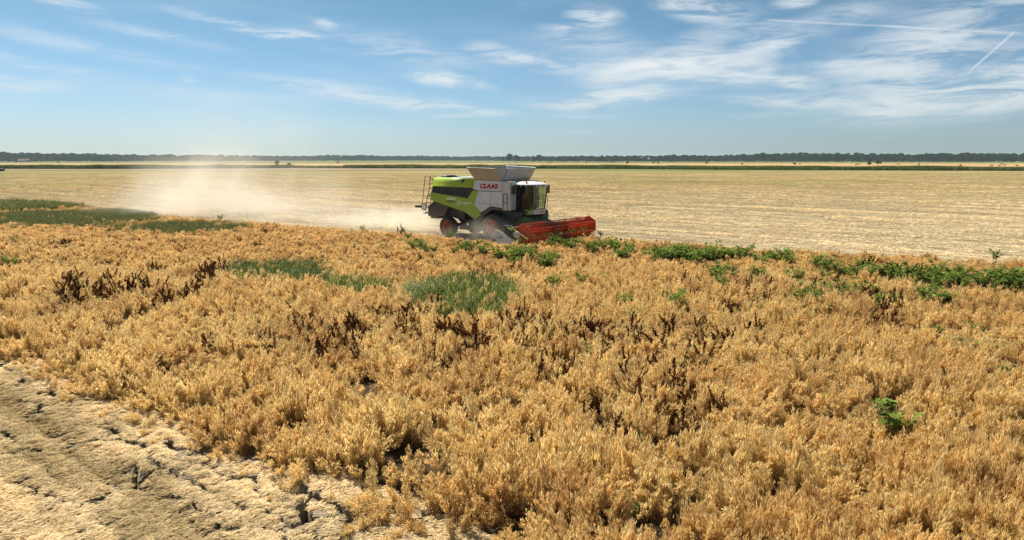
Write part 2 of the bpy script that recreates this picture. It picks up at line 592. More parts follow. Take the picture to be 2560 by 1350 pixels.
cd = crack_dist(gs, gn)
wid = 0.020 + 0.020 * np.clip(fbm(gs * 0.6, gn * 0.6, 23) * 3.0 - 1.0, 0, 1)
crk = np.clip(1.6 * (1 - cd / np.maximum(wid, 0.001)), 0, 1) ** 0.6
rel = (fbm(gs * 1.1, gn * 2.0, 31) - 0.5) * 0.07 - 0.13 * np.exp(-((gn - 4.5 - (fbm(gs * 0.4, gs * 0, 3) - 0.5) * 0.5) / 0.28) ** 2) - 0.12 * np.exp(-((gn - 2.7) / 0.3) ** 2) + 0.02 * np.sin(gn * 13 + (fbm(gs * 0.5, gn * 0.5, 61) - 0.5) * 7) + (fbm(gs * 5, gn * 5, 37) - 0.5) * 0.04 + (fbm(gs * 14, gn * 14, 41, 2) - 0.5) * 0.03
edge = np.clip(np.minimum.reduce([gs - PS0, PS1 - gs, gn - PN0, PN1 - gn]) / 0.5, 0, 1)
gz = (rel + 0.03 - 0.42 * crk) * edge
X, Y = xy(gs, gn)
verts = np.stack([X, Y, gz], -1).reshape(-1, 3)
ii = np.arange(ns * nn).reshape(ns, nn)
quads = np.stack([ii[:-1, :-1], ii[1:, :-1], ii[1:, 1:], ii[:-1, 1:]], -1).reshape(-1, 4)
me = bpy.data.meshes.new('soil')
me.vertices.add(len(verts))
me.vertices.foreach_set('co', verts.astype(np.float32).ravel())
me.loops.add(quads.size)
me.loops.foreach_set('vertex_index', quads.astype(np.int32).ravel())
me.polygons.add(len(quads))
me.polygons.foreach_set('loop_start', np.arange(0, quads.size, 4, dtype=np.int32))
me.update(calc_edges=True)
m, T = mat('cracked_soil')
p = T.add('ShaderNodeBsdfPrincipled')
pos = T.add('ShaderNodeNewGeometry').outputs['Position']
f1, f2 = T.noise(pos, 3.0, 6, 0.7), T.noise(T.mapping(pos, rot=(0, 0, -HEAD), scale=(3, 30, 30)), 1.0, 4, 0.6)
c = T.mix(T.rng(f1, 0.3, 0.7), (0.17, 0.13, 0.085), (0.34, 0.27, 0.175))
c = T.mix(T.rng(f2, 0.5, 0.72, 0, 0.45), c, (0.50, 0.40, 0.25))
T.l.new(c, p.inputs['Base Color'])
p.inputs['Roughness'].default_value = 1.0
p.inputs['Specular IOR Level'].default_value = 0.05
b = T.add('ShaderNodeBump')
b.inputs['Strength'].default_value = 0.7
b.inputs['Distance'].default_value = 0.03
T.l.new(f2, b.inputs['Height'])
T.l.new(b.outputs[0], p.inputs['Normal'])
T.l.new(p.outputs[0], T.out.inputs[0])
me.materials.append(m)
so_ = bpy.data.objects.new('soil', me)
C.objects.link(so_)
tag(so_, 'cracked dry soil plates under cut straw at the lower left', 'soil', kind='structure')


# ------------------------------------------------------------------ plants that nobody could count
def ribbon(mb, pts, w, side, col):
    for i in range(len(pts) - 1):
        a, b = Vector(pts[i]), Vector(pts[i + 1])
        k0, k1 = w * (1 - 0.6 * i / (len(pts) - 1)), w * (1 - 0.6 * (i + 1) / (len(pts) - 1))
        mb.face([a - side * k0, a + side * k0, b + side * k1, b - side * k1], col)


def rand_unit(r):
    z = r.uniform(-1, 1)
    t = r.uniform(0, 2 * math.pi)
    q = math.sqrt(1 - z * z)
    return Vector((q * math.cos(t), q * math.sin(t), z))


def shade(r, c, a=0.75, b=1.2):
    k = r.uniform(a, b)
    return (c[0] * k, c[1] * k, c[2] * k)


def oat_clump(seed, stems=17, rad=0.05, hh=0.6, coarse=1.15, flare=0.13):
    """one upright tuft of oat straws with a drooping, open head"""
    r = random.Random(seed)
    mb = MB()
    lean = r.uniform(0, 6.28)
    com = Vector((math.cos(lean), math.sin(lean), 0)) * hh * r.uniform(0.05, 0.32)
    for _ in range(stems):
        t, q = r.uniform(0, 6.28), rad * math.sqrt(r.random())
        base = Vector((q * math.cos(t), q * math.sin(t), 0))
        h = hh * r.uniform(0.62, 1.12)
        lv = com * r.uniform(0.4, 1.4) + Vector((math.cos(t), math.sin(t), 0)) * flare * r.uniform(0.2, 1.15)
        pts = [base, base + Vector((0, 0, h * 0.5)) + lv * 0.25, base + Vector((0, 0, h * 0.85)) + lv * 0.65, base + Vector((0, 0, h * 0.98)) + lv * 1.1]
        sd = rand_unit(r)
        sd.z = 0
        sd.normalize()
        ribbon(mb, pts, 0.0036 * coarse, sd, shade(r, (0.53, 0.385, 0.175)))
        for k in range(18):
            f = r.uniform(0.0, 1.0)
            a = pts[2].lerp(pts[3], f) if f > 0.4 else pts[1].lerp(pts[2], 0.45 + f * 1.3)
            c = a + Vector((r.gauss(0, 0.017), r.gauss(0, 0.017), r.uniform(-0.05, 0.02)))
            ax = (Vector((r.gauss(0, 0.26), r.gauss(0, 0.26), -1)) - lv * 0.5 / hh).normalized() * r.uniform(0.024, 0.042) * coarse
            sw = ax.cross(rand_unit(r)).normalized() * 0.0072 * coarse
            col = shade(r, (0.90, 0.705, 0.345), 0.55, 1.12)
            mb.face([c - ax, c + sw, c + ax, c - sw], col)
        for k in range(2):
            a = pts[0].lerp(pts[1], r.uniform(0.2, 0.95))
            o = rand_unit(r)
            o.z = abs(o.z) * 0.4
            o.normalize()
            L = r.uniform(0.10, 0.2)
            q = [a, a + o * L * 0.5 + Vector((0, 0, 0.05)), a + o * L + Vector((0, 0, -0.07))]
            ribbon(mb, q, 0.006 * coarse, o.cross(Vector((0, 0, 1))).normalized(), shade(r, (0.38, 0.27, 0.12)))
    return mb


oat_m = plant_mat('dry_oat', 0.50)
oat_vars = [oat_clump(100 + k, 8 + k % 4 * 2, 0.03, 0.62, 1.2, 0.05 + 0.014 * (k % 5)).mesh('oat_clump', oat_m) for k in range(16)]
oat_far = [oat_clump(200 + k, 13, 0.05, 0.58, 1.9, 0.10).mesh('oat_clump_far', oat_m) for k in range(6)]

def tussock(X, Y, cell=0.74):
    """distance to the nearest tussock centre and a random number of that tussock"""
    gx, gy = X / cell, Y / cell
    ix, iy = np.floor(gx), np.floor(gy)
    best, idn = np.full(X.shape, 9.0), np.zeros(X.shape)
    for a in (-1, 0, 1):
        for b in (-1, 0, 1):
            jx, jy = ix + a, iy + b
            d = np.hypot(gx - jx - vhash(jx, jy, 41), gy - jy - vhash(jx, jy, 43))
            k = d < best
            best = np.where(k, d, best)
            idn = np.where(k, vhash(jx, jy, 47), idn)
    return best * cell, idn


# green patches inside the oats: (x, y, half width, half height) in photo px, seen at about 0.4 m
GRASS = [(150, 544, 185, 15), (300, 537, 70, 11), (450, 566, 130, 10), (690, 678, 125, 24), (770, 692, 60, 12)]
LEAFY = [(880, 716, 85, 15), (1150, 718, 120, 20), (1095, 732, 70, 16), (1180, 770, 95, 24), (1250, 740, 45, 18), (30, 515, 55, 9), (120, 512, 60, 5)]
CHAM = [(1040, 732, 58, 17)]


def ell_world(e, z=0.4):
    x, y, rx, ry = e
    c, l, r_, u, d = gp(x, y, z), gp(x - rx, y, z), gp(x + rx, y, z), gp(x, y - ry, z), gp(x, y + ry, z)
    return (c[0], (u[1] + d[1]) / 2, (r_[0] - l[0]) / 2, abs(u[1] - d[1]) / 2, (u[0] - d[0]) / max(u[1] - d[1], 1e-6))


def ell_inside(X, Y, e, z=0.4):
    cx, cyy, a, b, sk = ell_world(e, z)
    wob = 1 + 1.1 * (fbm(X * 0.8, Y * 0.5, 77, 4) - 0.5)
    return np.hypot((X - cx - sk * (Y - cyy)) / a, (Y - cyy) / b) / wob


green_all = [ell_world(e) for e in GRASS + LEAFY]
P, RO, SC, ID, TI = [], [], [], [], []
PF, ROF, SCF, IDF, TIF = [], [], [], [], []
for (d0, d1, sp_) in ((6.5, 19, 0.122), (19, 34, 0.145), (34, 62, 0.195), (62, 130, 0.36)):
    s0, s1, n0, n1 = -135, 50, 5, 48
    A, B = np.meshgrid(np.arange(s0, s1, sp_), np.arange(n0, n1, sp_), indexing='ij')
    A = A + rng.uniform(-0.5, 0.5, A.shape) * sp_
    B = B + rng.uniform(-0.5, 0.5, B.shape) * sp_
    A, B = A.ravel(), B.ravel()
    X, Y = xy(A, B)
    k = in_view(X, Y) & (Y >= d0) & (Y < d1) & (B > near_edge(A) - 0.9 * rng.random(len(A)) ** 5) & (B < far_edge(A) + (vnoise(A * 1.1, A * 0, 8) - 0.5) * 0.5)
    A, B, X, Y = A[k], B[k], X[k], Y[k]
    big = fbm(X * 0.28, Y * 0.28, 51)
    mid = fbm(X * 1.15, Y * 1.15, 57)
    f1, cid = tussock(A * 0.72, B)                      # the oats stand and lie in tussocks with hollows between them
    dome = np.clip(1 - (f1 / 0.47) ** 2, 0, 1)
    keep = (rng.random(len(X)) < 0.40 + 0.6 * dome + 0.2 * np.clip((Y - 34) / 25, 0, 1))
    keep &= (mid > 0.37) | (rng.random(len(X)) < 0.2)
    for e in GRASS + LEAFY + CHAM:
        q = ell_inside(X, Y, e)
        keep &= (q > 1.05) | (rng.random(len(X)) < 0.24)
    A, B, X, Y, big, mid, dome, cid = A[keep], B[keep], X[keep], Y[keep], big[keep], mid[keep], dome[keep], cid[keep]
    n = len(X)
    h = (0.74 + 0.26 * dome) * (0.84 + 0.26 * cid) * (0.62 + 0.8 * mid) * rng.uniform(0.55, 1.25, n) * 1.1
    h *= np.clip(0.58 + (B - near_edge(A)) * 0.6, 0.3, 1.0) * (1 - 0.33 * np.clip((Y - 28) / 12, 0, 1))
    la = 2.2 + (fbm(X * 0.22, Y * 0.22, 63) - 0.5) * 4.0 + (cid * 7.31 % 1.0 - 0.5) * 1.6
    tilt = R(4) + R(50) * np.clip(fbm(X * 0.6, Y * 0.6, 69) - 0.33, 0, 1) * 1.3 + rng.normal(0, R(7), n)
    rx, ry = tilt * np.cos(la), tilt * np.sin(la)
    pos = np.stack([X, Y, np.full(n, -0.01)], 1)
    rot = np.stack([rx, ry, rng.uniform(0, 6.28, n)], 1)
    w = rng.uniform(0.62, 1.06, n)
    scl = np.stack([w, w, h], 1)
    t = np.clip(fbm(X * 0.45, Y * 0.45, 81) * 1.2 - 0.2 + 0.45 * (cid * 13.7 % 1.0) + rng.normal(0, 0.12, n), 0, 1)[:, None]
    warm, pale, brown = np.array([1.10, 0.99, 0.82]), np.array([1.14, 1.12, 1.04]), np.array([0.78, 0.60, 0.46])
    tint = warm * (1 - t) + pale * t
    bz = np.clip(fbm(X * 0.8 + 40, Y * 0.8, 87) * 3.0 - 1.7, 0, 1)[:, None]
    tint = tint * (1 - bz) + brown * bz
    far = np.clip((Y - 22) / 25, 0, 1)[:, None]
    tint = tint * (1 - far) + tint * np.array([1.04, 1.01, 1.02]) * far
    tint = tint * rng.uniform(0.86, 1.14, (n, 1))
    dst = (PF, ROF, SCF, IDF, TIF) if d0 >= 34 else (P, RO, SC, ID, TI)
    nv = len(oat_far) if d0 >= 34 else len(oat_vars)
    for lst, arr in zip(dst, (pos, rot, scl, rng.integers(0, nv, n), tint)):
        lst.append(arr)
cat_ = np.concatenate
n_near = len(cat_(P))
o = scatter('dry_oats', cat_(P + PF), cat_(RO + ROF), cat_(SC + SCF), cat_([cat_(ID), cat_(IDF) + len(oat_vars)]), cat_(TI + TIF), oat_vars + oat_far)
tag(o, 'ripe golden oats standing and lodged in the uncut strip', 'oats', kind='stuff')
print('oat clumps', n_near, len(cat_(PF)))


# ---- stubble on the harvested side
def straw_patch(seed, n=110, lx=0.9, ly=0.22, up=0.10, L=0.16, w=0.006, align=0.5, stand=0.4):
    r = random.Random(seed)
    mb = MB()
    for _ in range(n):
        c = Vector((r.uniform(-lx, lx) / 2, r.gauss(0, ly / 2), 0))
        if r.random() < stand:
            d = Vector((r.gauss(0, 0.3), r.gauss(0, 0.3), 1)).normalized()
            c.z, ln = 0, r.uniform(0.5, 1.0) * up * 1.4
            a, b = c, c + d * ln
        else:
            t = r.gauss(0, align)
            d = Vector((math.cos(t), math.sin(t), r.gauss(0, 0.16))).normalized()
            c.z = r.uniform(0.01, up)
            ln = L * r.uniform(0.6, 1.3)
            a, b = c - d * ln / 2, c + d * ln / 2
            a.z, b.z = max(a.z, 0.005), max(b.z, 0.005)
        sd = d.cross(Vector((0, 0, 1)) + rand_unit(r) * (0.55 if abs(d.z) < 0.6 else 3)).normalized() * w
        mb.face([a - sd, a + sd, b + sd, b - sd], shade(r, (0.775, 0.67, 0.45), 0.6, 1.25))
    return mb


straw_m = plant_mat('straw', 0.2)
st_vars = [straw_patch(300 + k, 90, 1.3, 0.34, 0.12, 0.24, 0.011).mesh('stubble_row', straw_m) for k in range(7)]
P, RO, SC, ID, TI = [], [], [], [], []
def stripes(A, B):
    w_ = 0.5 + 0.5 * np.sin(2 * np.pi * B / 1.55 + (fbm(A * 0.012, B * 0.15, 98) - 0.5) * 4)
    return np.clip(0.75 * w_ + 1.5 * (fbm(A * 0.03, B * 0.7, 99, 2) - 0.42), 0, 1)


for (d0, d1, rs, ls) in ((24, 55, 0.42, 0.9), (55, 95, 0.55, 1.15), (95, 150, 0.8, 1.6), (150, 300, 1.5, 2.8)):
    A, B = np.meshgrid(np.arange(-200 if d1 < 200 else -360, 70 if d1 < 200 else 130, ls), np.arange(30, 215 if d1 < 200 else 390, rs), indexing='ij')
    A = A + rng.uniform(-0.5, 0.5, A.shape) * ls
    B = B + rng.normal(0, 0.05, B.shape)
    A, B = A.ravel(), B.ravel()
    X, Y = xy(A, B)
    k = in_view(X, Y) & (Y >= d0) & (Y < d1) & (B > far_edge(A) + 0.1) & (rng.random(len(A)) < np.clip((310 - Y) / 200, 0.0, 0.9))
    k &= (fbm(A * 0.15, B * 1.05, 91) > 0.36)
    k &= rng.random(len(A)) < 0.28 + 1.2 * stripes(A, B)
    k &= ~((np.abs(B - N_O) < 4.2) & (A > S_O - 6) & (A < S_CUT - 0.3) & (np.abs(B - N_O) < 2.4))
    A, B, X, Y = A[k], B[k], X[k], Y[k]
    n = len(A)
    sw = np.exp(-(((B - 38.0) % 7.8 - 3.9) / 1.4) ** 2)           # straw lies thicker in the swaths
    stripe = stripes(A, B)
    h = (0.35 + 0.5 * fbm(A * 0.4, B * 1.5, 95)) * rng.uniform(0.7, 1.2, n) * (0.35 + 1.3 * stripe) * (1 + 0.4 * sw)
    k2 = 1.0 + np.clip((Y - 45) / 60, 0, 2.0)
    P.append(np.stack([X, Y, np.full(n, 0.0)], 1))
    RO.append(np.stack([np.zeros(n), np.zeros(n), HEAD + rng.normal(0, 0.12, n) + np.pi * rng.integers(0, 2, n)], 1))
    SC.append(np.stack([k2, k2 * rng.uniform(0.8, 1.3, n), h * 1.0], 1))
    ID.append(rng.integers(0, 7, n))
    t = np.clip((Y - 50) / 110, 0, 1)[:, None]
    tv = (0.56 + 0.56 * stripe + 0.16 * sw + 0.25 * (fbm(A * 0.05, B * 0.35, 97) - 0.5))[:, None] * rng.uniform(0.88, 1.1, (n, 1))
    TI.append(tv * (np.array([1.06, 1.0, 0.92]) * (1 - t) + np.array([0.88, 0.76, 0.56]) * t))
o = scatter('stubble', cat_(P), cat_(RO), cat_(SC), cat_(ID), cat_(TI), st_vars)
tag(o, 'pale cut stubble in rows on the harvested field behind the machine', 'stubble', kind='stuff')
print('stubble', len(cat_(P)))

# ---- straw mat on the cracked soil at the lower left
mat_vars = [straw_patch(400 + k, 46, 0.08, 0.08, 0.022, 0.13, 0.0044, 0.5, 0.07).mesh('straw_tuft', straw_m) for k in range(7)]
sp_ = 0.062
A, B = np.meshgrid(np.arange(PS0, PS1, sp_), np.arange(PN0, PN1, sp_), indexing='ij')
A = (A + rng.uniform(-0.5, 0.5, A.shape) * sp_).ravel()
B = (B + rng.uniform(-0.5, 0.5, B.shape) * sp_).ravel()
X, Y = xy(A, B)
k = in_view(X, Y) & ((B < near_edge(A) + 0.25) | (rng.random(len(A)) < 0.5))
A, B, X, Y = A[k], B[k], X[k], Y[k]
ci_ = np.clip(((A - PS0) / (PS1 - PS0) * (ns - 1)).round().astype(int), 0, ns - 1)
cj_ = np.clip(((B - PN0) / (PN1 - PN0) * (nn - 1)).round().astype(int), 0, nn - 1)
dens = fbm(A * 0.8, B * 1.3, 103)
lush = np.exp(-((B - 2.6) / 1.1) ** 2)                              # thick pale straw nearest the lower left corner
k = (cd[ci_, cj_] > wid[ci_, cj_] + 0.02) & (rng.random(len(A)) < np.clip((dens - 0.2) * 2.4 + lush * 0.8, 0.2, 1))
A, B, X, Y, ci_, cj_, dens, lush = A[k], B[k], X[k], Y[k], ci_[k], cj_[k], dens[k], lush[k]
n = len(A)
t = np.clip(fbm(A * 0.9, B * 1.4, 107) * 1.6 - 0.35 + 0.5 * lush, 0, 1)[:, None]
band_ = np.exp(-((B - 4.35 - (fbm(A * 0.4, B * 0, 113) - 0.5) * 0.8) / 0.55) ** 2) + 0.7 * np.exp(-((B - 2.5) / 0.3) ** 2)
t = np.clip(t - 0.9 * band_[:, None], -0.35, 1)
tint = (np.array([0.92, 0.82, 0.66]) * (1 - t) + np.array([1.36, 1.24, 1.08]) * t) * rng.uniform(0.85, 1.1, (n, 1))
o = scatter('straw_mat', np.stack([X, Y, gz[ci_, cj_] + 0.0], 1), np.stack([rng.normal(0, 0.08, n), rng.normal(0, 0.08, n), HEAD + R(62) + (fbm(A * 0.6, B * 0.6, 109) - 0.5) * 1.8 + rng.normal(0, 0.2, n)], 1),
            np.stack([rng.uniform(0.8, 1.3, n), rng.uniform(0.8, 1.3, n), rng.uniform(0.6, 1.6, n)], 1), rng.integers(0, 7, n), tint, mat_vars)
tag(o, 'mat of pale cut straw lying over cracked soil at the lower left', 'straw', kind='stuff')


# ---- green grass, leafy patches, chamomile
def grass_tuft(seed, n=70, rad=0.28, h=0.60, c=(0.125, 0.170, 0.036), w=0.006, flowers=0, fcol=(0.7, 0.7, 0.62)):
    r = random.Random(seed)
    mb = MB()
    for _ in range(n):
        t, q = r.uniform(0, 6.28), rad * math.sqrt(r.random())
        a = Vector((q * math.cos(t), q * math.sin(t), 0))
        hh = h * r.uniform(0.55, 1.1)
        l = Vector((r.gauss(0, 0.18), r.gauss(0, 0.18), 0))
        sd = rand_unit(r)
        sd.z = 0
        sd.normalize()
        col = shade(r, c, 0.6, 1.4) if r.random() < 0.8 else shade(r, (0.55, 0.45, 0.2))
        ribbon(mb, [a, a + l * 0.3 + Vector((0, 0, hh * 0.6)), a + l + Vector((0, 0, hh))], w, sd, col)
        for k in range(3):
            s = a + l * 0.5 + Vector((0, 0, hh * r.uniform(0.35, 0.9)))
            d = Vector((r.gauss(0, 1), r.gauss(0, 1), r.uniform(0.2, 1.2))).normalized() * 0.09
            sw = d.cross(rand_unit(r)).normalized() * 0.011
            mb.face([s, s + d * 0.5 + sw, s + d, s + d * 0.5 - sw], shade(r, c, 0.7, 1.5))
        if r.random() < flowers:
            p_ = a + l + Vector((0, 0, hh))
            mb.face([p_ + Vector((0.02 * math.cos(q), 0.02 * math.sin(q), 0.004)) for q in (0, 1.57, 3.14, 4.71)], fcol)
    return mb


green_m = plant_mat('green_plant', 0.4)
patch_sets = [
    ('green_grass', GRASS, [grass_tuft(500 + k, flowers=0.05).mesh('grass_tuft', green_m) for k in range(5)], 0.30, (0.9, 1.1),
     'dense dark green grass growing in patches through the golden oats', 'grass'),
    ('green_herb', LEAFY, [grass_tuft(520 + k, 46, 0.26, 0.8, (0.16, 0.215, 0.045), 0.018, 0.05).mesh('herb_tuft', green_m) for k in range(5)], 0.30, (0.75, 1.05),
     'bright green leafy ground cover among the oats', 'herbs'),
    ('chamomile', CHAM, [grass_tuft(540 + k, 60, 0.26, 0.72, (0.20, 0.23, 0.07), 0.005, 1.0, (0.62, 0.60, 0.30)).mesh('chamomile_tuft', green_m) for k in range(4)], 0.24, (0.85, 1.1),
     'pale flowering chamomile patch beside the green weeds in mid field', 'flowers'),
]
for name, ells, vs, sp_, (h0, h1), label, cat in patch_sets:
    pts = []
    for e in ells:
        cx, cyy, a, b, sk = ell_world(e)
        gx, gy = np.meshgrid(np.arange(cx - a * 1.5 - abs(sk) * b, cx + a * 1.5 + abs(sk) * b, sp_), np.arange(cyy - b * 1.4, cyy + b * 1.4, sp_))
        gx = (gx + rng.uniform(-0.5, 0.5, gx.shape) * sp_).ravel()
        gy = (gy + rng.uniform(-0.5, 0.5, gy.shape) * sp_).ravel()
        q = ell_inside(gx, gy, e)
        dn = 0.9 if name != 'green_herb' else 0.55
        k = (rng.random(len(gx)) < np.clip((1.35 - q) * 1.3, 0, dn) * np.clip(fbm(gx * 0.9, gy * 0.9, 121) * 4 - 0.7, 0.25, 1))
        s_, n_ = sn(gx, gy)
        k &= n_ < far_edge(s_) - 0.2
        pts.append(np.stack([gx[k], gy[k]], 1))
    q = cat_(pts)
    n = len(q)
    far = np.clip((q[:, 1] - 26) / 25, 0, 1)[:, None]
    tint = rng.uniform(0.75, 1.25, (n, 1)) * (np.array([1.0, 1.0, 1.0]) * (1 - far) + np.array([0.95, 0.85, 1.0]) * far)
    o = scatter(name, np.column_stack([q, np.zeros(n)]), np.stack([rng.normal(0, 0.12, n), rng.normal(0, 0.12, n), rng.uniform(0, 6.28, n)], 1),
                np.repeat(rng.uniform(h0, h1, (n, 1)), 3, 1), rng.integers(0, len(vs), n), tint, vs)
    tag(o, label, cat, kind='stuff')
    print(name, n)


# ------------------------------------------------------------------ weeds one can tell apart
def weed_meshes(seed, stem_m, leaf_m, h=0.95, br=7, spread=0.34, yellow=0.04, lsz=1.0):
    r = random.Random(seed)
    st, lf = MB(), MB()
    st.tube([(0, 0, 0), (0.01, 0.0, h * 0.4), (0.0, 0.02, h * 0.72)], [0.011, 0.008, 0.004], 5, (0.11, 0.14, 0.045))
    for b in range(br):
        t = b * 2.4 + r.uniform(-0.4, 0.4)
        z0 = h * r.uniform(0.15, 0.6)
        L = spread * r.uniform(0.55, 1.15)
        tip = Vector((L * math.cos(t), L * math.sin(t), min(h, z0 + h * r.uniform(0.22, 0.5))))
        a = Vector((0, 0, z0))
        midp = a.lerp(tip, 0.55) + Vector((0, 0, -0.03))
        st.tube([a, midp, tip], [0.006, 0.005, 0.003], 4, (0.11, 0.14, 0.045))
        nl = r.randint(11, 15)
        for k in range(nl):
            f = (k + r.random()) / nl
            c = a.lerp(midp, f * 2) if f < 0.5 else midp.lerp(tip, f * 2 - 1)
            if f < 0.12:
                continue
            d = Vector((math.cos(t + r.gauss(0, 1.3)), math.sin(t + r.gauss(0, 1.3)), r.uniform(-0.35, 0.45))).normalized()
            s = lsz * r.uniform(0.06, 0.115)
            sw = d.cross(Vector((0, 0, 1)) + rand_unit(r) * 0.5).normalized() * s * 0.62
            up = sw.cross(d).normalized() * s * 0.12
            col = shade(r, (0.180, 0.255, 0.050), 0.55, 1.45) if r.random() > yellow else (0.55, 0.42, 0.03)
            e0, e1, e2 = c, c + d * s, c + d * s * 1.9
            lf.face([e0, e1 + sw + up, e2, e1], col)
            lf.face([e0, e1, e2, e1 - sw + up], col)
    return st.mesh('stem', stem_m), lf.mesh('foliage', leaf_m)


stem_m = plant_mat('weed_stem', 0.1, False)
leaf_m = plant_mat('weed_leaf', 0.38, False)
WEEDS = [weed_meshes(600 + k, stem_m, leaf_m, (1.0, 0.92, 1.1, 0.8, 0.98)[k], (13, 15, 13, 8, 17)[k], (0.34, 0.42, 0.32, 0.24, 0.44)[k], (0.0, 0.0, 0.03, 0.06, 0.0)[k]) for k in range(5)]
BIG_WEED = weed_meshes(640, stem_m, leaf_m, 0.95, 10, 0.38, 0.05, 1.05)


def put_weed(x, y, sc, label, group, parts=False, v=None, meshes=None):
    st, lf = meshes or WEEDS[random.randrange(5) if v is None else v]
    e = empty('green_weed', (x, y, 0), random.uniform(0, 6.28))
    e.scale = (sc * random.uniform(0.9, 1.1), sc * random.uniform(0.9, 1.1), sc)
    for nm, me_ in (('stem', st), ('foliage', lf)):
        c_ = bpy.data.objects.new(nm, me_)
        C.objects.link(c_)
        c_.parent = e
    return tag(e, label, 'weed', group)


# clusters: (photo x, y, half width, half height, count, size, label, group)
WC = [
    (35, 505, 45, 9, 9, 1.0, 'bright green bushy weed in the clump at the far left end of the oats', 'weeds in the far left clump'),
    (125, 506, 50, 4, 6, 0.85, 'bright green bushy weed in the clump at the far left end of the oats', 'weeds in the far left clump'),
    (1080, 612, 50, 13, 6, 0.85, 'green leafy weed in the oats in front of the combine wheels', 'weeds before the combine wheels'),
    (1180, 626, 45, 14, 7, 0.85, 'green leafy weed in the oats in front of the combine wheels', 'weeds before the combine wheels'),
    (1280, 640, 50, 16, 8, 0.95, 'green leafy weed in the oats in front of the combine wheels', 'weeds before the combine wheels'),
    (1360, 655, 38, 14, 6, 0.85, 'green leafy weed standing in the oats before the red reel', 'weeds before the red reel'),
    (1420, 606, 48, 9, 9, 0.9, 'green leafy weed standing in the oats before the red reel', 'weeds before the red reel'),
    (1500, 612, 40, 14, 7, 0.9, 'green leafy weed standing in the oats before the red reel', 'weeds before the red reel'),
    (1545, 624, 40, 12, 7, 0.9, 'green leafy weed standing in the oats before the red reel', 'weeds before the red reel'),
    (1650, 634, 40, 11, 11, 1.0, 'green leafy weed in the dense thicket right of the red reel', 'weeds in the dense thicket'),
    (1712, 638, 42, 14, 14, 1.05, 'green leafy weed in the dense thicket right of the red reel', 'weeds in the dense thicket'),
    (1785, 636, 30, 9, 8, 0.95, 'green leafy weed in the dense thicket right of the red reel', 'weeds in the dense thicket'),
    (1850, 636, 32, 7, 7, 0.9, 'green leafy weed in the dense thicket right of the red reel', 'weeds in the dense thicket'),
    (1910, 648, 18, 10, 4, 0.85, 'green leafy weed in the broken row of weeds along the oats', 'weeds in the broken row'),
    (1952, 644, 28, 9, 6, 0.9, 'green leafy weed in the broken row of weeds along the oats', 'weeds in the broken row'),
    (1975, 690, 22, 9, 4, 0.8, 'green leafy weed in the broken row of weeds along the oats', 'weeds in the broken row'),
    (2075, 668, 45, 9, 8, 0.95, 'green leafy weed in the broken row of weeds along the oats', 'weeds in the broken row'),
    (2160, 678, 40, 14, 8, 0.9, 'green leafy weed in the broken row of weeds along the oats', 'weeds in the broken row'),
    (2235, 690, 26, 8, 5, 0.85, 'green leafy weed in the broken row of weeds along the oats', 'weeds in the broken row'),
    (2300, 690, 28, 12, 6, 0.95, 'green leafy weed in the row running to the right edge', 'weeds in the row at the right edge'),
    (2350, 698, 25, 14, 6, 0.95, 'green leafy weed in the row running to the right edge', 'weeds in the row at the right edge'),
    (2410, 692, 40, 16, 10, 1.0, 'green leafy weed in the row running to the right edge', 'weeds in the row at the right edge'),
    (2480, 702, 40, 18, 9, 1.0, 'green leafy weed in the row running to the right edge', 'weeds in the row at the right edge'),
    (2540, 712, 35, 26, 9, 1.0, 'green leafy weed in the row running to the right edge', 'weeds in the row at the right edge'),
    (2120, 728, 36, 9, 6, 0.75, 'small green weed in the second thin row at the right', 'weeds in the second thin row'),
    (2205, 728, 26, 9, 5, 0.75, 'small green weed in the second thin row at the right', 'weeds in the second thin row'),
    (2230, 755, 22, 6, 3, 0.7, 'small green weed in the second thin row at the right', 'weeds in the second thin row'),
    (2360, 748, 28, 9, 4, 0.75, 'small green weed in the second thin row at the right', 'weeds in the second thin row'),
    (1810, 684, 28, 9, 5, 0.85, 'green weed of the small clump below the dense thicket', 'weeds in the small clump'),
    (1395, 706, 16, 7, 3, 0.8, 'green weed of the small pair clump in the middle right oats', 'weeds in the middle clump'),
]
for (x, y, rx, ry, cnt, sz, label, grp) in WC:
    for k in range(cnt):
        t, q = random.uniform(0, 6.28), math.sqrt((k + 0.5) / cnt)
        X_, Y_ = gp(x + rx * q * math.cos(t), y + ry * q * math.sin(t), 0.55 * sz)
        s_, n_ = sn(X_, Y_)
        n_ = min(n_, float(far_edge(np.array([s_]))[0]) - 0.5)
        X_, Y_ = xy(s_, n_)
        put_weed(X_, Y_, sz * random.uniform(0.8, 1.28), label, grp)
SCAT = [(1850, 735, 500, 60, 26, 0.75, 'small green weed scattered singly through the oats of the right half', 'weeds scattered at the right'),
        (1250, 600, 260, 8, 8, 0.6, 'small green weed along the oat edge below the combine', 'weeds along the edge'),
        (700, 640, 500, 50, 9, 0.4, 'small green weed scattered singly through the oats of the left half', 'weeds scattered at the left')]
for (x, y, rx, ry, cnt, sz, label, grp) in SCAT:
    for k in range(cnt):
        xq, yq = x + rx * random.uniform(-1, 1), y + ry * random.uniform(-1, 1)
        X_, Y_ = gp(xq, yq, 0.4)
        put_weed(X_, Y_, sz * random.uniform(0.7, 1.5), label, grp)
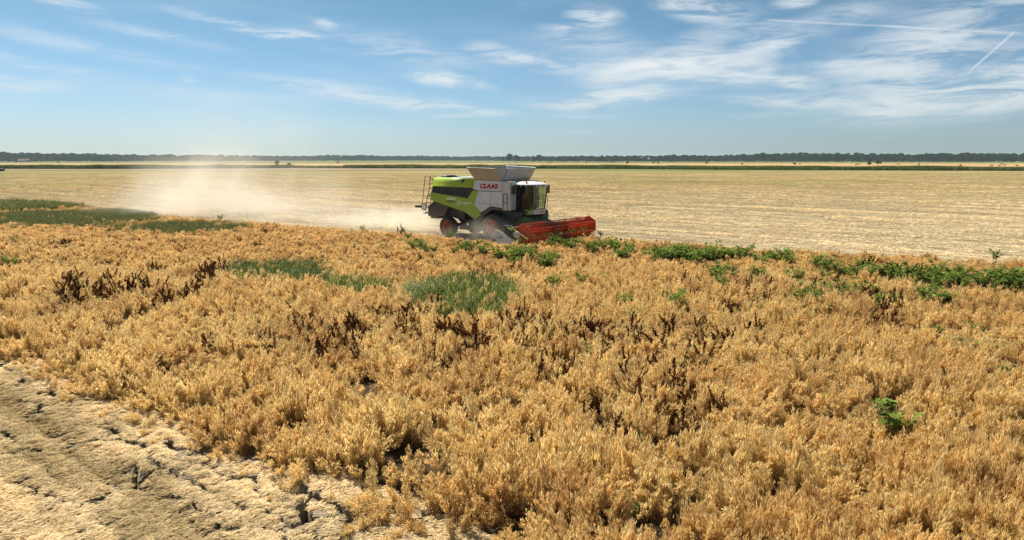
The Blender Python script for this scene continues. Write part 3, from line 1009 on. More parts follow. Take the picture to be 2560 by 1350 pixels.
# single weeds: (x, y of the middle of the plant, size, label)
WS = [
    (2225, 1050, 1.05, 'largest green weed with a yellow leaf, alone in the oats at lower right', 1),
    (2065, 1000, 0.6, 'small weed with yellow leaves left of the largest lone weed', 3),
    (1475, 885, 0.7, 'green weed standing alone in front of the dark brown dock patch', 0),
    (1535, 925, 0.45, 'thin yellowish weed just right of the lone green weed in mid oats', 3),
    (502, 935, 0.42, 'small dark green weed alone in the left foreground oats', 3),
    (2340, 905, 0.55, 'green weed with a yellow leaf at the right, tallest of its scattered line', 2),
    (2278, 898, 0.42, 'small green weed just left of the yellow leaved weed at right', 3),
    (2432, 826, 0.6, 'narrow green weed alone high on the right side of the oats', 0),
    (2335, 826, 0.6, 'green weed beside the tall dry dock stems at the right', 1),
    (2525, 938, 0.5, 'dark green weed near the right edge in the foreground oats', 4),
    (1855, 968, 0.42, 'small green weed right of the wide brown dock patch', 3),
    (1585, 1270, 0.42, 'small green weed alone at the bottom of the oats', 3),
    (1635, 1240, 0.35, 'tiny yellow green weed above the bottom lone weed', 3),
    (712, 1042, 0.32, 'tiny yellow green weed alone in the lower left oats', 3),
    (725, 765, 0.55, 'green weed below the grassy patch on the left', 0),
    (1815, 900, 0.4, 'thin yellow green weed over the wide brown dock patch', 3),
    (22, 655, 0.9, 'dark bushy weed by the left edge of the oats', 4),
    (35, 600, 0.7, 'low spreading green weed near the left edge', 4),
    (255, 612, 0.5, 'yellow green weed alone among oats on the left', 3),
    (1900, 780, 0.6, 'green weed standing behind fallen brown stems', 0),
    (1775, 752, 0.5, 'green weed with a yellow leaf below the thicket', 2),
    (2030, 740, 0.75, 'green weed alone right of the fallen brown stems', 0),
    (1992, 742, 0.5, 'round green weed left of the lone weed in the right oats', 4),
    (1872, 706, 0.6, 'leafy green weed alone below the broken row', 0),
    (1755, 716, 0.5, 'narrow dark green weed under the dense thicket', 3),
    (1447, 708, 0.5, 'single green weed right of the middle clump', 3),
    (1610, 716, 0.4, 'tiny green weed in plain oats under the thicket', 3),
    (960, 620, 0.6, 'narrow green weed at the oat edge behind the combine', 0),
    (1000, 604, 0.6, 'green weed below the dark dock on the far oat edge', 1),
    (1123, 588, 0.75, 'tall green weed right in front of the rear wheel', 0),
    (905, 572, 0.6, 'small green weed on the far oat edge left of the dark dock', 0),
    (2490, 640, 0.8, 'grey green weed at the far oat edge on the right', 0),
    (1800, 603, 0.45, 'tiny weed out in the stubble right of the reel', 3),
    (550, 545, 0.7, 'green weed on the far oat edge below the dust cloud', 0),
    (205, 512, 0.7, 'dark weed on the far oat edge left of the dust cloud', 0),
    (2420, 870, 0.7, 'bushy green weed in the right oats above the yellow leaved weeds', 4),
    (2490, 880, 0.55, 'green weed nearest the right edge above the foreground oats', 0),
    (2440, 1010, 0.4, 'small green weed in front of the dark stems at lower right', 3),
]
for (x, y, sz, label, v) in WS:
    X_, Y_ = gp(x, y, 0.5 * sz)
    put_weed(X_, Y_, sz, label, None, True, v, BIG_WEED if x == 2225 else None)


def dock_mesh(seed, m_, h=0.95, br=7, spread=0.3, rust=1.0):
    r = random.Random(seed)
    mb = MB()
    base = (0.055 * rust, 0.024 * rust, 0.012)
    mb.tube([(0, 0, 0), (0.01, 0.01, h * 0.5), (0, 0.03, h * 0.8)], [0.011, 0.008, 0.005], 5, base)
    for b in range(br):
        t = b * 2.4 + r.uniform(-0.5, 0.5)
        z0 = h * r.uniform(0.12, 0.5)
        L = spread * r.uniform(0.4, 1.0)
        a = Vector((0, 0, z0))
        tip = Vector((L * math.cos(t), L * math.sin(t), min(h * 1.05, z0 + h * r.uniform(0.32, 0.6))))
        if b == 0:
            tip = Vector((0.03, 0.02, h * 1.08))
        md = a.lerp(tip, 0.5) + Vector((math.cos(t + 0.8), math.sin(t + 0.8), 0.2)) * r.uniform(0.03, 0.11)
        mb.tube([a, md, tip], [0.007, 0.006, 0.003], 4, base)
        for k in range(80):
            f = r.uniform(0.3, 1.0)
            c = a.lerp(md, f * 2) if f < 0.5 else md.lerp(tip, f * 2 - 1)
            wd = 0.034 * (1.25 - f)
            c = c + Vector((r.gauss(0, wd), r.gauss(0, wd), r.gauss(0, 0.012)))
            d = rand_unit(r) * r.uniform(0.018, 0.032)
            sw = d.cross(rand_unit(r)).normalized() * 0.016
            mb.face([c - d, c + sw, c + d, c - sw], shade(r, (0.130 * rust, 0.046 * rust, 0.018), 0.45, 1.5))
    return mb.mesh('dried_dock', m_)


dock_m = plant_mat('dried_dock', 0.1, False)
DOCKS = [dock_mesh(700 + k, dock_m, (0.95, 0.85, 1.05, 0.8, 1.0, 0.9, 0.75)[k], (9, 12, 6, 13, 5, 10, 15)[k], (0.34, 0.44, 0.24, 0.5, 0.3, 0.4, 0.5)[k], (1.0, 1.25, 0.8, 1.6, 1.3, 0.7, 1.1)[k]) for k in range(7)]
DC = [
    (170, 725, 45, 30, 12, 0.95, 'dark brown dried dock in the big thicket on the left side', 'docks in the left thicket'),
    (300, 720, 75, 24, 15, 0.95, 'dark brown dried dock in the big thicket on the left side', 'docks in the left thicket'),
    (440, 730, 70, 28, 15, 0.95, 'dark brown dried dock in the big thicket on the left side', 'docks in the left thicket'),
    (535, 692, 40, 22, 11, 1.05, 'dark brown dried dock in the big thicket on the left side', 'docks in the left thicket'),
    (380, 670, 30, 10, 4, 0.9, 'dark brown dried dock in the big thicket on the left side', 'docks in the left thicket'),
    (115, 612, 60, 8, 6, 0.75, 'dark dried dock of the low line near the left edge', 'docks in the low left line'),
    (160, 650, 45, 12, 4, 0.75, 'dark dried dock of the low line near the left edge', 'docks in the low left line'),
    (540, 872, 55, 20, 7, 0.75, 'dark dried dock in the scattered group left of centre', 'docks left of centre'),
    (780, 815, 55, 18, 7, 0.75, 'dark dried dock in the group below the grassy patch', 'docks below the grass'),
    (860, 830, 40, 18, 5, 0.75, 'dark dried dock in the group below the grassy patch', 'docks below the grass'),
    (1060, 780, 50, 18, 6, 0.75, 'dark dried dock under the green patch in the middle', 'docks under the green patch'),
    (1260, 815, 60, 16, 7, 0.7, 'dark dried dock under the green patch in the middle', 'docks under the green patch'),
    (1215, 885, 28, 14, 5, 0.85, 'dark dried dock in the tall trio at centre', 'docks in the centre trio'),
    (1390, 945, 50, 16, 6, 0.8, 'dark dried dock in the wide patch right of centre', 'docks in the wide patch'),
    (1290, 935, 30, 8, 3, 0.75, 'dark dried dock in the wide patch right of centre', 'docks in the wide patch'),
    (1690, 960, 90, 26, 9, 0.8, 'reddish brown dried dock in the patch of the right foreground', 'docks of the right foreground'),
    (1590, 950, 50, 30, 5, 0.8, 'reddish brown dried dock in the patch of the right foreground', 'docks of the right foreground'),
    (1450, 830, 40, 16, 5, 0.75, 'dark dried dock above the lone green weed', 'docks above the lone weed'),
    (2215, 790, 60, 18, 7, 0.85, 'dark dried dock in the tall group at the right', 'docks in the right group'),
    (1865, 762, 80, 10, 6, 0.7, 'fallen dark dock stem lying in the right oats', 'fallen docks'),
    (2275, 690, 40, 9, 5, 0.95, 'dark dock growing between the green weeds at the right', 'docks between the weeds'),
    (2160, 668, 26, 6, 3, 0.9, 'dark dock growing between the green weeds at the right', 'docks between the weeds'),
    (1330, 678, 40, 10, 5, 0.7, 'brown dock behind the middle green weeds', 'docks behind the middle weeds'),
    (1200, 688, 30, 8, 4, 0.75, 'brown dock behind the middle green weeds', 'docks behind the middle weeds'),
    (1500, 850, 420, 60, 40, 0.85, 'rusty brown dock scattered through the oats right of centre', 'docks scattered right of centre'),
    (900, 850, 260, 60, 24, 0.8, 'rusty brown dock scattered through the oats at centre left', 'docks scattered at centre left'),
    (2050, 720, 350, 40, 20, 0.8, 'rusty brown dock scattered below the right weed rows', 'docks scattered at the right'),
    (1650, 1010, 160, 40, 9, 0.8, 'reddish brown dried dock in the patch of the right foreground', 'docks of the right foreground'),
    (2400, 990, 40, 16, 4, 0.6, 'dark brown dock clump low at the right edge', 'docks at the lower right'),
]
nd = 0
for (x, y, rx, ry, cnt, sz, label, grp) in DC:
    for k in range(cnt):
        t, q = random.uniform(0, 6.28), math.sqrt((k + 0.5) / cnt)
        X_, Y_ = gp(x + rx * q * math.cos(t), y + ry * q * math.sin(t), 0.45 * sz)
        o = bpy.data.objects.new('dried_dock', DOCKS[nd * 3 % 7])
        nd += 1
        C.objects.link(o)
        o.location = (X_, Y_, 0)
        fallen = 'fallen' in label
        o.rotation_euler = (R(52) if fallen else random.gauss(0, 0.3), random.gauss(0, 0.33), random.uniform(-0.9, 0.9) + 1.6 if fallen else random.uniform(0, 6.28))
        sz *= (kk := random.uniform(0.85, 1.4))
        o.scale = (sz, sz, sz * random.uniform(0.85, 1.1))
        sz /= kk
        tag(o, label, 'dried dock', grp)
DS = [
    (1003, 580, 1.15, 'dark brown dried dock rising alone above the far oat edge behind the combine'),
    (432, 604, 0.8, 'dark dried dock alone in the upper left oats'),
    (660, 576, 0.85, 'dark dried dock alone near the far edge under the dust'),
    (690, 574, 0.75, 'slender dark dock next to the lone dock under the dust'),
    (1535, 1085, 0.95, 'tall reddish brown dock alone in the foreground right of centre'),
    (1502, 585, 0.7, 'small brown dock by the far end of the red reel'),
    (900, 840, 0.75, 'brown dock right of the group below the grass'),
    (870, 965, 0.65, 'low dark dock in the left centre foreground'),
    (1955, 790, 0.7, 'brown dock between the fallen stems and the right group'),
    (1120, 905, 0.7, 'slim brown dock left of the tall centre trio'),
]
for (x, y, sz, label) in DS:
    X_, Y_ = gp(x, y, 0.5 * sz)
    o = bpy.data.objects.new('dried_dock', DOCKS[nd * 3 % 7])
    nd += 1
    C.objects.link(o)
    o.location, o.scale, o.rotation_euler = (X_, Y_, 0), (sz, sz, sz), (0, 0, random.uniform(0, 6.28))
    tag(o, label, 'dried dock')
print('docks', nd)

# ------------------------------------------------------------------ combine harvester
LIME = paint('lime_paint', (0.30, 0.46, 0.012), 0.32, dust=0.16, low=0.35)
WHITE = paint('white_paint', (0.70, 0.715, 0.71), 0.32, dust=0.3, low=0.3)
WHITE_D = paint('divider_white', (0.74, 0.755, 0.75), 0.3, dust=0.12)
GREYW = paint('grey_white_paint', (0.62, 0.61, 0.57), 0.4, dust=0.35)
STEEL = paint('tank_steel', (0.40, 0.365, 0.31), 0.42, 0.25, dust=0.4)
DARK = paint('dark_plastic', (0.022, 0.021, 0.020), 0.5, dust=0.12, low=0.22)
BLACK = paint('black_metal', (0.012, 0.012, 0.012), 0.45, dust=0.08)
DGREEN = paint('dark_green_paint', (0.07, 0.13, 0.015), 0.45, dust=0.3)
RED = paint('red_paint', (0.60, 0.062, 0.015), 0.34, dust=0.08)
RED_T = plant_mat('red_plastic', 0.45, False)
RIM = paint('rim_red', (0.52, 0.06, 0.03), 0.5, dust=0.25)
RUB = paint('tyre_rubber', (0.022, 0.020, 0.018), 0.85, dust=0.5, dust_col=(0.20, 0.16, 0.11))
ORANGE = paint('orange_lens', (0.85, 0.16, 0.01), 0.2, dust=0.0)
LENS = paint('clear_lens', (0.85, 0.86, 0.85), 0.1, dust=0.0)
REDL = paint('red_lettering', (0.42, 0.008, 0.010), 0.4, dust=0.0)
WHITEL = paint('white_lettering', (0.85, 0.86, 0.84), 0.4, dust=0.0)
BLACKL = paint('black_lettering', (0.015, 0.017, 0.012), 0.4, dust=0.0)
GREYL = paint('grey_lettering', (0.16, 0.17, 0.17), 0.4, dust=0.0)

m, T = mat('cab_glass')
gl, tp = T.add('ShaderNodeBsdfGlossy'), T.add('ShaderNodeBsdfTransparent')
gl.inputs['Roughness'].default_value = 0.03
tp.inputs[0].default_value = (0.52, 0.63, 0.55, 1)
fr = T.add('ShaderNodeFresnel')
fr.inputs[0].default_value = 1.5
mx = T.add('ShaderNodeMixShader')
T.l.new(fr.outputs[0], mx.inputs[0])
T.l.new(tp.outputs[0], mx.inputs[1])
T.l.new(gl.outputs[0], mx.inputs[2])
T.l.new(mx.outputs[0], T.out.inputs[0])
GLASS = m
GLASS_D = m.copy()
GLASS_D.name = 'side_glass'
for nd_ in GLASS_D.node_tree.nodes:
    if nd_.type == 'BSDF_TRANSPARENT':
        nd_.inputs[0].default_value = (0.26, 0.36, 0.34, 1)

CH = empty('combine_harvester', (ORG[0], ORG[1], 0.0), HEAD)
tag(CH, 'lime green and white combine harvester with raised grain tank and red reel cutting the oats', 'combine harvester')


def part(mb, name, m_, parent=CH, bevel=0.0, recalc=False):
    return mb.build(name, m_, parent, bevel=bevel, recalc=recalc)


def lettering(text, x0, x1, z0, z1, v, m_, shear=0.0, bold=0.0, name='lettering', parent=CH, front=False):
    cu = bpy.data.curves.new(name, 'FONT')
    cu.body, cu.shear, cu.offset, cu.extrude = text, shear, bold, 0.004
    tmp = bpy.data.objects.new(name, cu)
    C.objects.link(tmp)
    bpy.context.view_layer.update()
    me_ = bpy.data.meshes.new_from_object(tmp.evaluated_get(bpy.context.evaluated_depsgraph_get()))
    bpy.data.objects.remove(tmp)
    co = np.empty(len(me_.vertices) * 3, np.float32)
    me_.vertices.foreach_get('co', co)
    co = co.reshape(-1, 3)
    lo, hi = co.min(0), co.max(0)
    q = (co - lo) / np.maximum(hi - lo, 1e-6)
    out = np.empty_like(co)
    if front:                       # on a face that looks forward (+u); reading direction is +v
        out[:, 1] = x0 + q[:, 0] * (x1 - x0)
        out[:, 0] = v + q[:, 2] * 0.008
    else:
        out[:, 0] = x0 + q[:, 0] * (x1 - x0)
        out[:, 1] = v - q[:, 2] * 0.008
    out[:, 2] = z0 + q[:, 1] * (z1 - z0)
    me_.vertices.foreach_set('co', out.ravel())
    me_.materials.clear()
    me_.materials.append(m_)
    me_.name = name
    o_ = bpy.data.objects.new(name, me_)
    C.objects.link(o_)
    o_.parent = parent
    return o_


# body core and dark lower works
b = MB()
b.prism([(-5.75, 2.66), (-5.6, 3.25), (-5.5, 4.2), (1.1, 4.1), (1.1, 2.3), (0.1, 2.38), (-0.8, 1.88), (-1.4, 1.5), (-2.3, 1.86), (-4.6, 2.35)], -1.5, 1.5)
part(b, 'body', DARK)
b = MB()
b.prism([(-4.7, 2.4), (-4.5, 1.5), (-3.6, 1.3), (-2.9, 0.75), (-1.0, 0.7), (0.6, 0.85), (1.6, 1.2), (2.1, 1.9), (1.6, 2.2), (-4.0, 2.5)], -1.0, 1.0)
b.box(-1.9, 0.2, -1.3, -1.0, 0.95, 1.5)
b.box(-3.3, -2.6, -1.35, -1.0, 1.35, 1.95)
b.tube([(-4.1, -1.25, 0.8), (-4.1, 1.25, 0.8)], 0.14)
b.tube([(0.38, -1.2, 0.96), (0.38, 1.2, 0.96)], 0.24)
b.tube([(-2.3, -1.2, 1.4), (-1.5, -1.2, 1.1), (-0.9, -1.2, 1.3)], 0.05)
part(b, 'chassis', BLACK)
b = MB()
b.prism([(-2.95, 0.62), (-2.8, 0.95), (-2.1, 1.22), (-1.35, 1.44), (-0.77, 1.95), (0.12, 2.42), (1.15, 2.33), (1.15, 2.14), (0.25, 2.18), (-0.55, 1.72), (-1.1, 1.05), (-1.7, 0.62)], -1.62, -1.5)
b.prism([(-1.35, 1.44), (-0.77, 1.95), (0.12, 2.42), (1.15, 2.33), (1.15, 2.14), (0.25, 2.18), (-0.55, 1.72)], 1.5, 1.62)
fd = part(b, 'wheel_guard', DARK)
b = MB()
b.lathe([(-1.64, 0.0), (-1.64, 0.115), (-1.622, 0.115)], (-2.06, 0, 1.04), 'y', 20, sm=False)
part(b, 'emblem', WHITEL, fd)
# straw hood and chopper at the back
b = MB()
b.prism([(-6.45, 2.1), (-6.45, 1.38), (-4.75, 1.45), (-4.2, 2.3), (-5.75, 2.62)], -1.25, 1.25)
b.box(-6.35, -5.5, -1.1, 1.1, 1.22, 1.4)
part(b, 'straw_hood', DARK, bevel=0.02)
# green engine hood with a rolled top edge, both sides
for sgn in (-1, 1):
    b = MB()
    prof = [(1.655, 3.7), (1.67, 3.95)] + [(1.67 - 0.28 * (1 - math.cos(t)), 3.98 + 0.32 * math.sin(t)) for t in np.linspace(0.15, math.pi / 2, 8)] + [(1.15, 4.33)]
    x0 = [-5.5] * len(prof)
    x1 = [-1.53 + (z - 3.6) * 0.3 for (_, z) in prof]
    n_ = len(prof)
    v = [(x0[i], sgn * prof[i][0], prof[i][1]) for i in range(n_)] + [(x1[i], sgn * prof[i][0], prof[i][1]) for i in range(n_)]
    v += [(p[0], p[1] * 0.97, p[2] - 0.04) for p in v]
    f = []
    for i in range(n_ - 1):
        f.append((i, i + n_, i + 1 + n_, i + 1))
        f.append((2 * n_ + i, 2 * n_ + i + 1, 3 * n_ + i + 1, 3 * n_ + i))
    f.append(tuple(range(n_)) + tuple(range(3 * n_ - 1, 2 * n_ - 1, -1)))
    f.append(tuple(range(2 * n_ - 1, n_ - 1, -1)) + tuple(range(3 * n_, 4 * n_)))
    b.mesh_part(v, f, sm=False)
    hd = part(b, 'engine_hood', LIME, recalc=True)
    for pl in hd.data.polygons:
        pl.use_smooth = len(pl.vertices) == 4
    # air intake grille: frame, slats, ribs
    b = MB()
    P4 = [(-5.57, 3.68), (-1.53, 3.58), (-2.03, 2.9), (-5.7, 3.24)]
    b.prism(P4, sgn * 1.5, sgn * 1.585)
    for k in range(9):
        f_ = (k + 0.5) / 9
        za, zb = 3.66 - f_ * 0.4, 3.56 - f_ * 0.64
        xa, xb = -5.6, -1.6 - f_ * 0.42
        b.prism([(xa, za), (xb, zb), (xb, zb - 0.025), (xa, za - 0.025)], sgn * 1.585, sgn * 1.60)
    for k in range(5):
        xx = -4.9 + k * 0.62
        b.box(xx, xx + 0.03, min(sgn * 1.58, sgn * 1.61), max(sgn * 1.58, sgn * 1.61), 3.05 + 0.02 * (4 - k), 3.6)
    b.prism([(-5.68, 3.27), (-1.95, 3.02), (-2.04, 2.9), (-5.72, 3.23)], sgn * 1.58, sgn * 1.65)
    part(b, 'intake_grille', BLACK)
    b = MB()
    b.prism([(-5.74, 3.22), (-2.02, 2.89), (-1.53, 3.47), (-1.03, 3.46), (-1.4, 2.47), (-0.80, 1.95), (-0.81, 1.79), (-0.9, 1.7), (-1.40, 1.44), (-2.3, 1.89), (-5.8, 2.64)], sgn * 1.6, sgn * 1.66)
    side = part(b, 'side_panel', LIME, bevel=0.012)
    tag(side, 'angular lime green side panel')
    b = MB()
    b.prism([(-1.02, 3.45), (1.14, 3.43), (1.14, 2.35), (0.12, 2.43), (-0.78, 1.965), (-1.385, 2.47)], sgn * 1.6, sgn * 1.655)
    tag(part(b, 'side_panel', WHITE, bevel=0.012), 'white side panel')
    b = MB()
    b.prism([(-1.52, 3.57), (-1.33, 4.2), (1.14, 4.16), (1.14, 3.455), (-1.02, 3.48)], sgn * 1.6, sgn * 1.66)
    part(b, 'tank_panel', WHITE, bevel=0.015)
    b = MB()
    b.box(1.16, 1.86, min(sgn * 0.98, sgn * 1.66), max(sgn * 0.98, sgn * 1.66), 2.2, 4.16)
    part(b, 'cab_side_column', GREYW, bevel=0.03)
    if sgn < 0:
        b = MB()
        b.prism([(-4.62, 3.12), (-4.6, 3.12), (-4.55, 2.2), (-4.57, 2.2)], -1.664, -1.658)
        part(b, 'panel_seam', BLACK, side)
        lettering('6800', -4.08, -3.19, 2.74, 2.89, -1.662, WHITEL, 0.25, 0.03, parent=side)
        lettering('LEXION', -4.17, -3.28, 2.54, 2.69, -1.662, BLACKL, 0.25, 0.03, parent=side)
        lettering('LoginEKO', -2.58, -1.64, 2.43, 2.65, -1.662, WHITEL, 0.0, 0.012, parent=side)
        b = MB()
        b.lathe([(-1.663, 0.17), (-1.67, 0.17), (-1.67, 0.13), (-1.663, 0.13)], (-2.87, 0, 2.555), 'y', 28, sm=False)
        b.lathe([(-1.663, 0.0), (-1.67, 0.0), (-1.67, 0.05), (-1.663, 0.05)], (-2.87, 0, 2.555), 'y', 16, sm=False)
        part(b, 'emblem', WHITEL, side)
b = MB()
for (p0, p1) in (((-3.0, 2.42), (-2.9, 2.95)), ((-5.75, 2.66), (-2.3, 1.91)), ((0.1, 3.44), (0.1, 2.44)), ((-1.2, 2.6), (1.12, 2.5)), ((-1.53, 3.6), (-1.36, 4.18)), ((-1.24, 3.5), (-1.24, 4.18)), ((0.98, 3.47), (0.98, 4.14))):
    d_ = (Vector((p1[0], 0, p1[1])) - Vector((p0[0], 0, p0[1]))).normalized()
    w_ = Vector((d_.z, 0, -d_.x)) * 0.008
    b.mesh_part([(p0[0] - w_.x, -1.664, p0[1] - w_.z), (p0[0] + w_.x, -1.664, p0[1] + w_.z), (p1[0] + w_.x, -1.664, p1[1] + w_.z), (p1[0] - w_.x, -1.664, p1[1] - w_.z)], [(0, 1, 2, 3)])
for (u, z) in ((-5.2, 2.95), (-2.6, 2.35), (-1.0, 1.9), (0.7, 2.6), (-0.6, 2.6)):
    b.box(u, u + 0.09, -1.685, -1.66, z, z + 0.04)
part(b, 'panel_seam', BLACK)
lettering('CLAAS', -0.85, 0.82, 3.63, 3.98, -1.663, REDL, 0.2, 0.06)
b = MB()
b.box(-1.0, 1.14, -1.672, -1.655, 3.44, 3.465)
part(b, 'panel_seam', BLACK)
# deck and radiator screen on top
b = MB()
b.box(-4.1, -1.35, -1.14, 1.14, 4.24, 4.34)
b.box(-3.6, -2.4, -0.9, 0.3, 4.34, 4.40)
part(b, 'engine_deck', WHITE, bevel=0.02)
b = MB()
b.box(-5.45, -4.12, -1.14, 1.14, 4.2, 4.32)
b.lathe([(4.32, 0.62), (4.46, 0.58), (4.48, 0.5), (4.48, 0.0)], (-4.95, -0.45, 0), 'z', 28)
b.tube([(-4.3, -0.6, 4.42), (-3.9, -0.7, 4.44), (-3.6, -0.7, 4.36)], 0.035)
part(b, 'radiator_screen', BLACK)
b = MB()
b.prism([(-2.65, 4.2), (-2.35, 4.26), (-2.3, 4.08), (-2.5, 4.02)], -1.72, -1.6)
b.box(-2.55, -2.5, -1.7, -1.66, 3.9, 4.1)
wl = part(b, 'work_light', BLACK, bevel=0.015)
# grain tank: inside walls and four open flaps
b = MB()
for (p, q) in (((-1.3, -1.6), (1.08, -1.6)), ((1.08, -1.6), (1.08, 1.6)), ((1.08, 1.6), (-1.3, 1.6)), ((-1.3, 1.6), (-1.3, -1.6))):
    b.face([(*p, 4.2), (*q, 4.2), (q[0] * 0.6, q[1] * 0.6, 3.6), (p[0] * 0.6, p[1] * 0.6, 3.6)])
b.face([(x_ * 0.6, y_ * 0.6, 3.6) for (x_, y_) in ((-1.3, -1.6), (1.08, -1.6), (1.08, 1.6), (-1.3, 1.6))])
part(b, 'grain_tank', STEEL)
lo = [(-1.34, -1.6, 4.2), (1.06, -1.6, 4.17), (1.06, 1.6, 4.17), (-1.34, 1.6, 4.2)]
hi = [(-1.66, -2.14, 5.08), (0.92, -2.14, 5.02), (1.28, 2.0, 4.98), (-1.5, 2.05, 5.1)]
for i, nm in enumerate('abcd'):
    j = (i + 1) % 4
    a0, a1, c1, c0 = Vector(lo[i]), Vector(lo[j]), Vector(hi[j]), Vector(hi[i])
    nrm = (a1 - a0).cross(c0 - a0).normalized() * 0.025
    b = MB()
    inn = -nrm
    b.mesh_part([a0, a1, c1, c0, a0 + inn, a1 + inn, c1 + inn, c0 + inn], [(0, 1, 2, 3), (7, 6, 5, 4), (0, 4, 5, 1), (1, 5, 6, 2), (2, 6, 7, 3), (3, 7, 4, 0)])
    b.tube([c0, c1], 0.022, 6)
    if i == 1:                       # corner folds of the front flap
        for f_ in (0.3, 0.72):
            b.tube([a0.lerp(a1, 0.04 if f_ < 0.5 else 0.96) + nrm, c0.lerp(c1, f_) + nrm], 0.014, 5)
    if i == 2:
        b.tube([c0 + Vector((0, 0, 0.07)), c1 + Vector((0, 0, 0.07))], 0.035, 6)
        b.tube([c0.lerp(c1, 0.5), c0.lerp(c1, 0.5) + Vector((0, 0, 0.07))], 0.02, 5)
    part(b, 'grain_tank_flap', WHITE if i == 2 else STEEL)

# cab
b = MB()
b.box(1.2, 2.9, -1.0, 1.0, 2.02, 2.18)                       # floor
b.box(1.16, 1.62, -0.98, 0.98, 2.18, 3.9)                     # back wall
for (u0, v0, u1, v1) in ((1.66, -0.97, 1.66, -0.97), (2.86, -0.93, 3.08, -0.95), (1.66, 0.97, 1.66, 0.97), (2.86, 0.93, 3.08, 0.95)):
    b.tube([(u0, v0, 2.15), (u1, v1, 3.9)], 0.045, 6)
b.tube([(2.05, -0.97, 2.15), (2.1, -0.97, 3.9)], 0.03, 6)
b.tube([(2.05, 0.97, 2.15), (2.1, 0.97, 3.9)], 0.03, 6)
part(b, 'cab_frame', BLACK)
arc = [(-0.93, 2.87), (-0.7, 3.0), (-0.35, 3.08), (0, 3.1), (0.35, 3.08), (0.7, 3.0), (0.93, 2.87)]
b = MB()
for (p, q) in zip(arc, arc[1:]):
    b.face([(p[1], p[0], 2.2), (q[1], q[0], 2.2), (q[1] + 0.22, q[0] * 1.02, 3.86), (p[1] + 0.22, p[0] * 1.02, 3.86)], sm=True)
part(b, 'windscreen', GLASS)
for sgn in (-1, 1):
    b = MB()
    b.face([(1.68, sgn * 0.97, 2.2), (2.85, sgn * 0.945, 2.2), (3.06, sgn * 0.955, 3.86), (1.68, sgn * 0.97, 3.86)])
    part(b, 'side_window', GLASS_D if sgn < 0 else GLASS)
# roof: domed shell over a dark visor
b = MB()
NU, NV = 16, 12
gv = []
for i in range(NU + 1):
    a = i / NU
    u = 1.25 + a * 2.15
    half = 1.03 * (1 - max(0, (a - 0.62) / 0.38) ** 2.4 * 0.42) * (0.93 + 0.07 * min(1, a * 4))
    for j in range(NV + 1):
        c_ = j / NV * 2 - 1
        bow = 0.18 * (1 - c_ * c_) * max(0, (a - 0.5) / 0.5)
        z = 3.96 + 0.19 * (1 - abs(c_) ** 3.2) * (math.sin(math.pi * min(1, 0.18 + a * 0.82)) ** 0.6)
        gv.append((u + bow * 0.6, c_ * half, z))
f = [(i * (NV + 1) + j, (i + 1) * (NV + 1) + j, (i + 1) * (NV + 1) + j + 1, i * (NV + 1) + j + 1) for i in range(NU) for j in range(NV)]
b.mesh_part(gv, f, sm=True)
rim_ = [gv[i * (NV + 1)] for i in range(NU + 1)] + [gv[NU * (NV + 1) + j] for j in range(1, NV + 1)] + [gv[i * (NV + 1) + NV] for i in range(NU - 1, -1, -1)]
for p, q in zip(rim_, rim_[1:]):
    b.face([p, q, (q[0], q[1], 3.91), (p[0], p[1], 3.91)])
part(b, 'cab_roof', WHITE, recalc=True)
b = MB()
b.face([(p[0] * 0.99 + 0.02, p[1] * 0.97, 3.915) for p in rim_][::-1])
b.prism([(1.3, 3.9), (3.2, 3.9), (3.3, 3.84), (1.3, 3.8)], -0.96, 0.96)
part(b, 'cab_visor', BLACK, recalc=True)
for (u, v) in ((2.3, -1.0), (2.75, -1.0), (3.42, -0.35), (3.42, 0.35), (3.35, 0.6), (3.35, -0.6)):
    b = MB()
    b.lathe([(0, 0), (0, 0.05), (-0.05, 0.05)], (u, v, 3.85), 'x' if u > 3 else 'y', 12, sm=False)
    part(b, 'work_light', LENS)
for (u, v) in ((2.6, -0.82), (2.98, 0.78)):
    b = MB()
    b.lathe([(4.02, 0.05), (4.08, 0.05), (4.085, 0.075), (4.17, 0.07), (4.2, 0.04), (4.2, 0.0)], (u, v, 0), 'z', 14)
    part(b, 'beacon', ORANGE)
# bumper under the windscreen: green corner, white middle
arc2 = [(-1.02, 2.72), (-0.92, 2.98), (-0.7, 3.14), (-0.35, 3.24), (0, 3.27), (0.35, 3.24), (0.7, 3.14), (0.92, 2.98), (1.02, 2.72)]


def band(lo_, hi_, z0, z1, name, m_):
    mb = MB()
    n_ = hi_ - lo_ + 1
    pts_ = arc2[lo_:hi_ + 1]
    v_ = []
    for (vv, uu) in pts_:
        v_ += [(uu, vv, z1), (uu - 0.04, vv * 0.98, z0), (uu - 0.16, vv * 0.94, z0), (uu - 0.16, vv * 0.94, z1)]
    f_ = [(i * 4 + k, i * 4 + (k + 1) % 4, (i + 1) * 4 + (k + 1) % 4, (i + 1) * 4 + k) for i in range(n_ - 1) for k in range(4)]
    f_ += [(0, 1, 2, 3), tuple(4 * (n_ - 1) + k for k in (3, 2, 1, 0))]
    mb.mesh_part(v_, f_)
    return part(mb, name, m_, recalc=True)


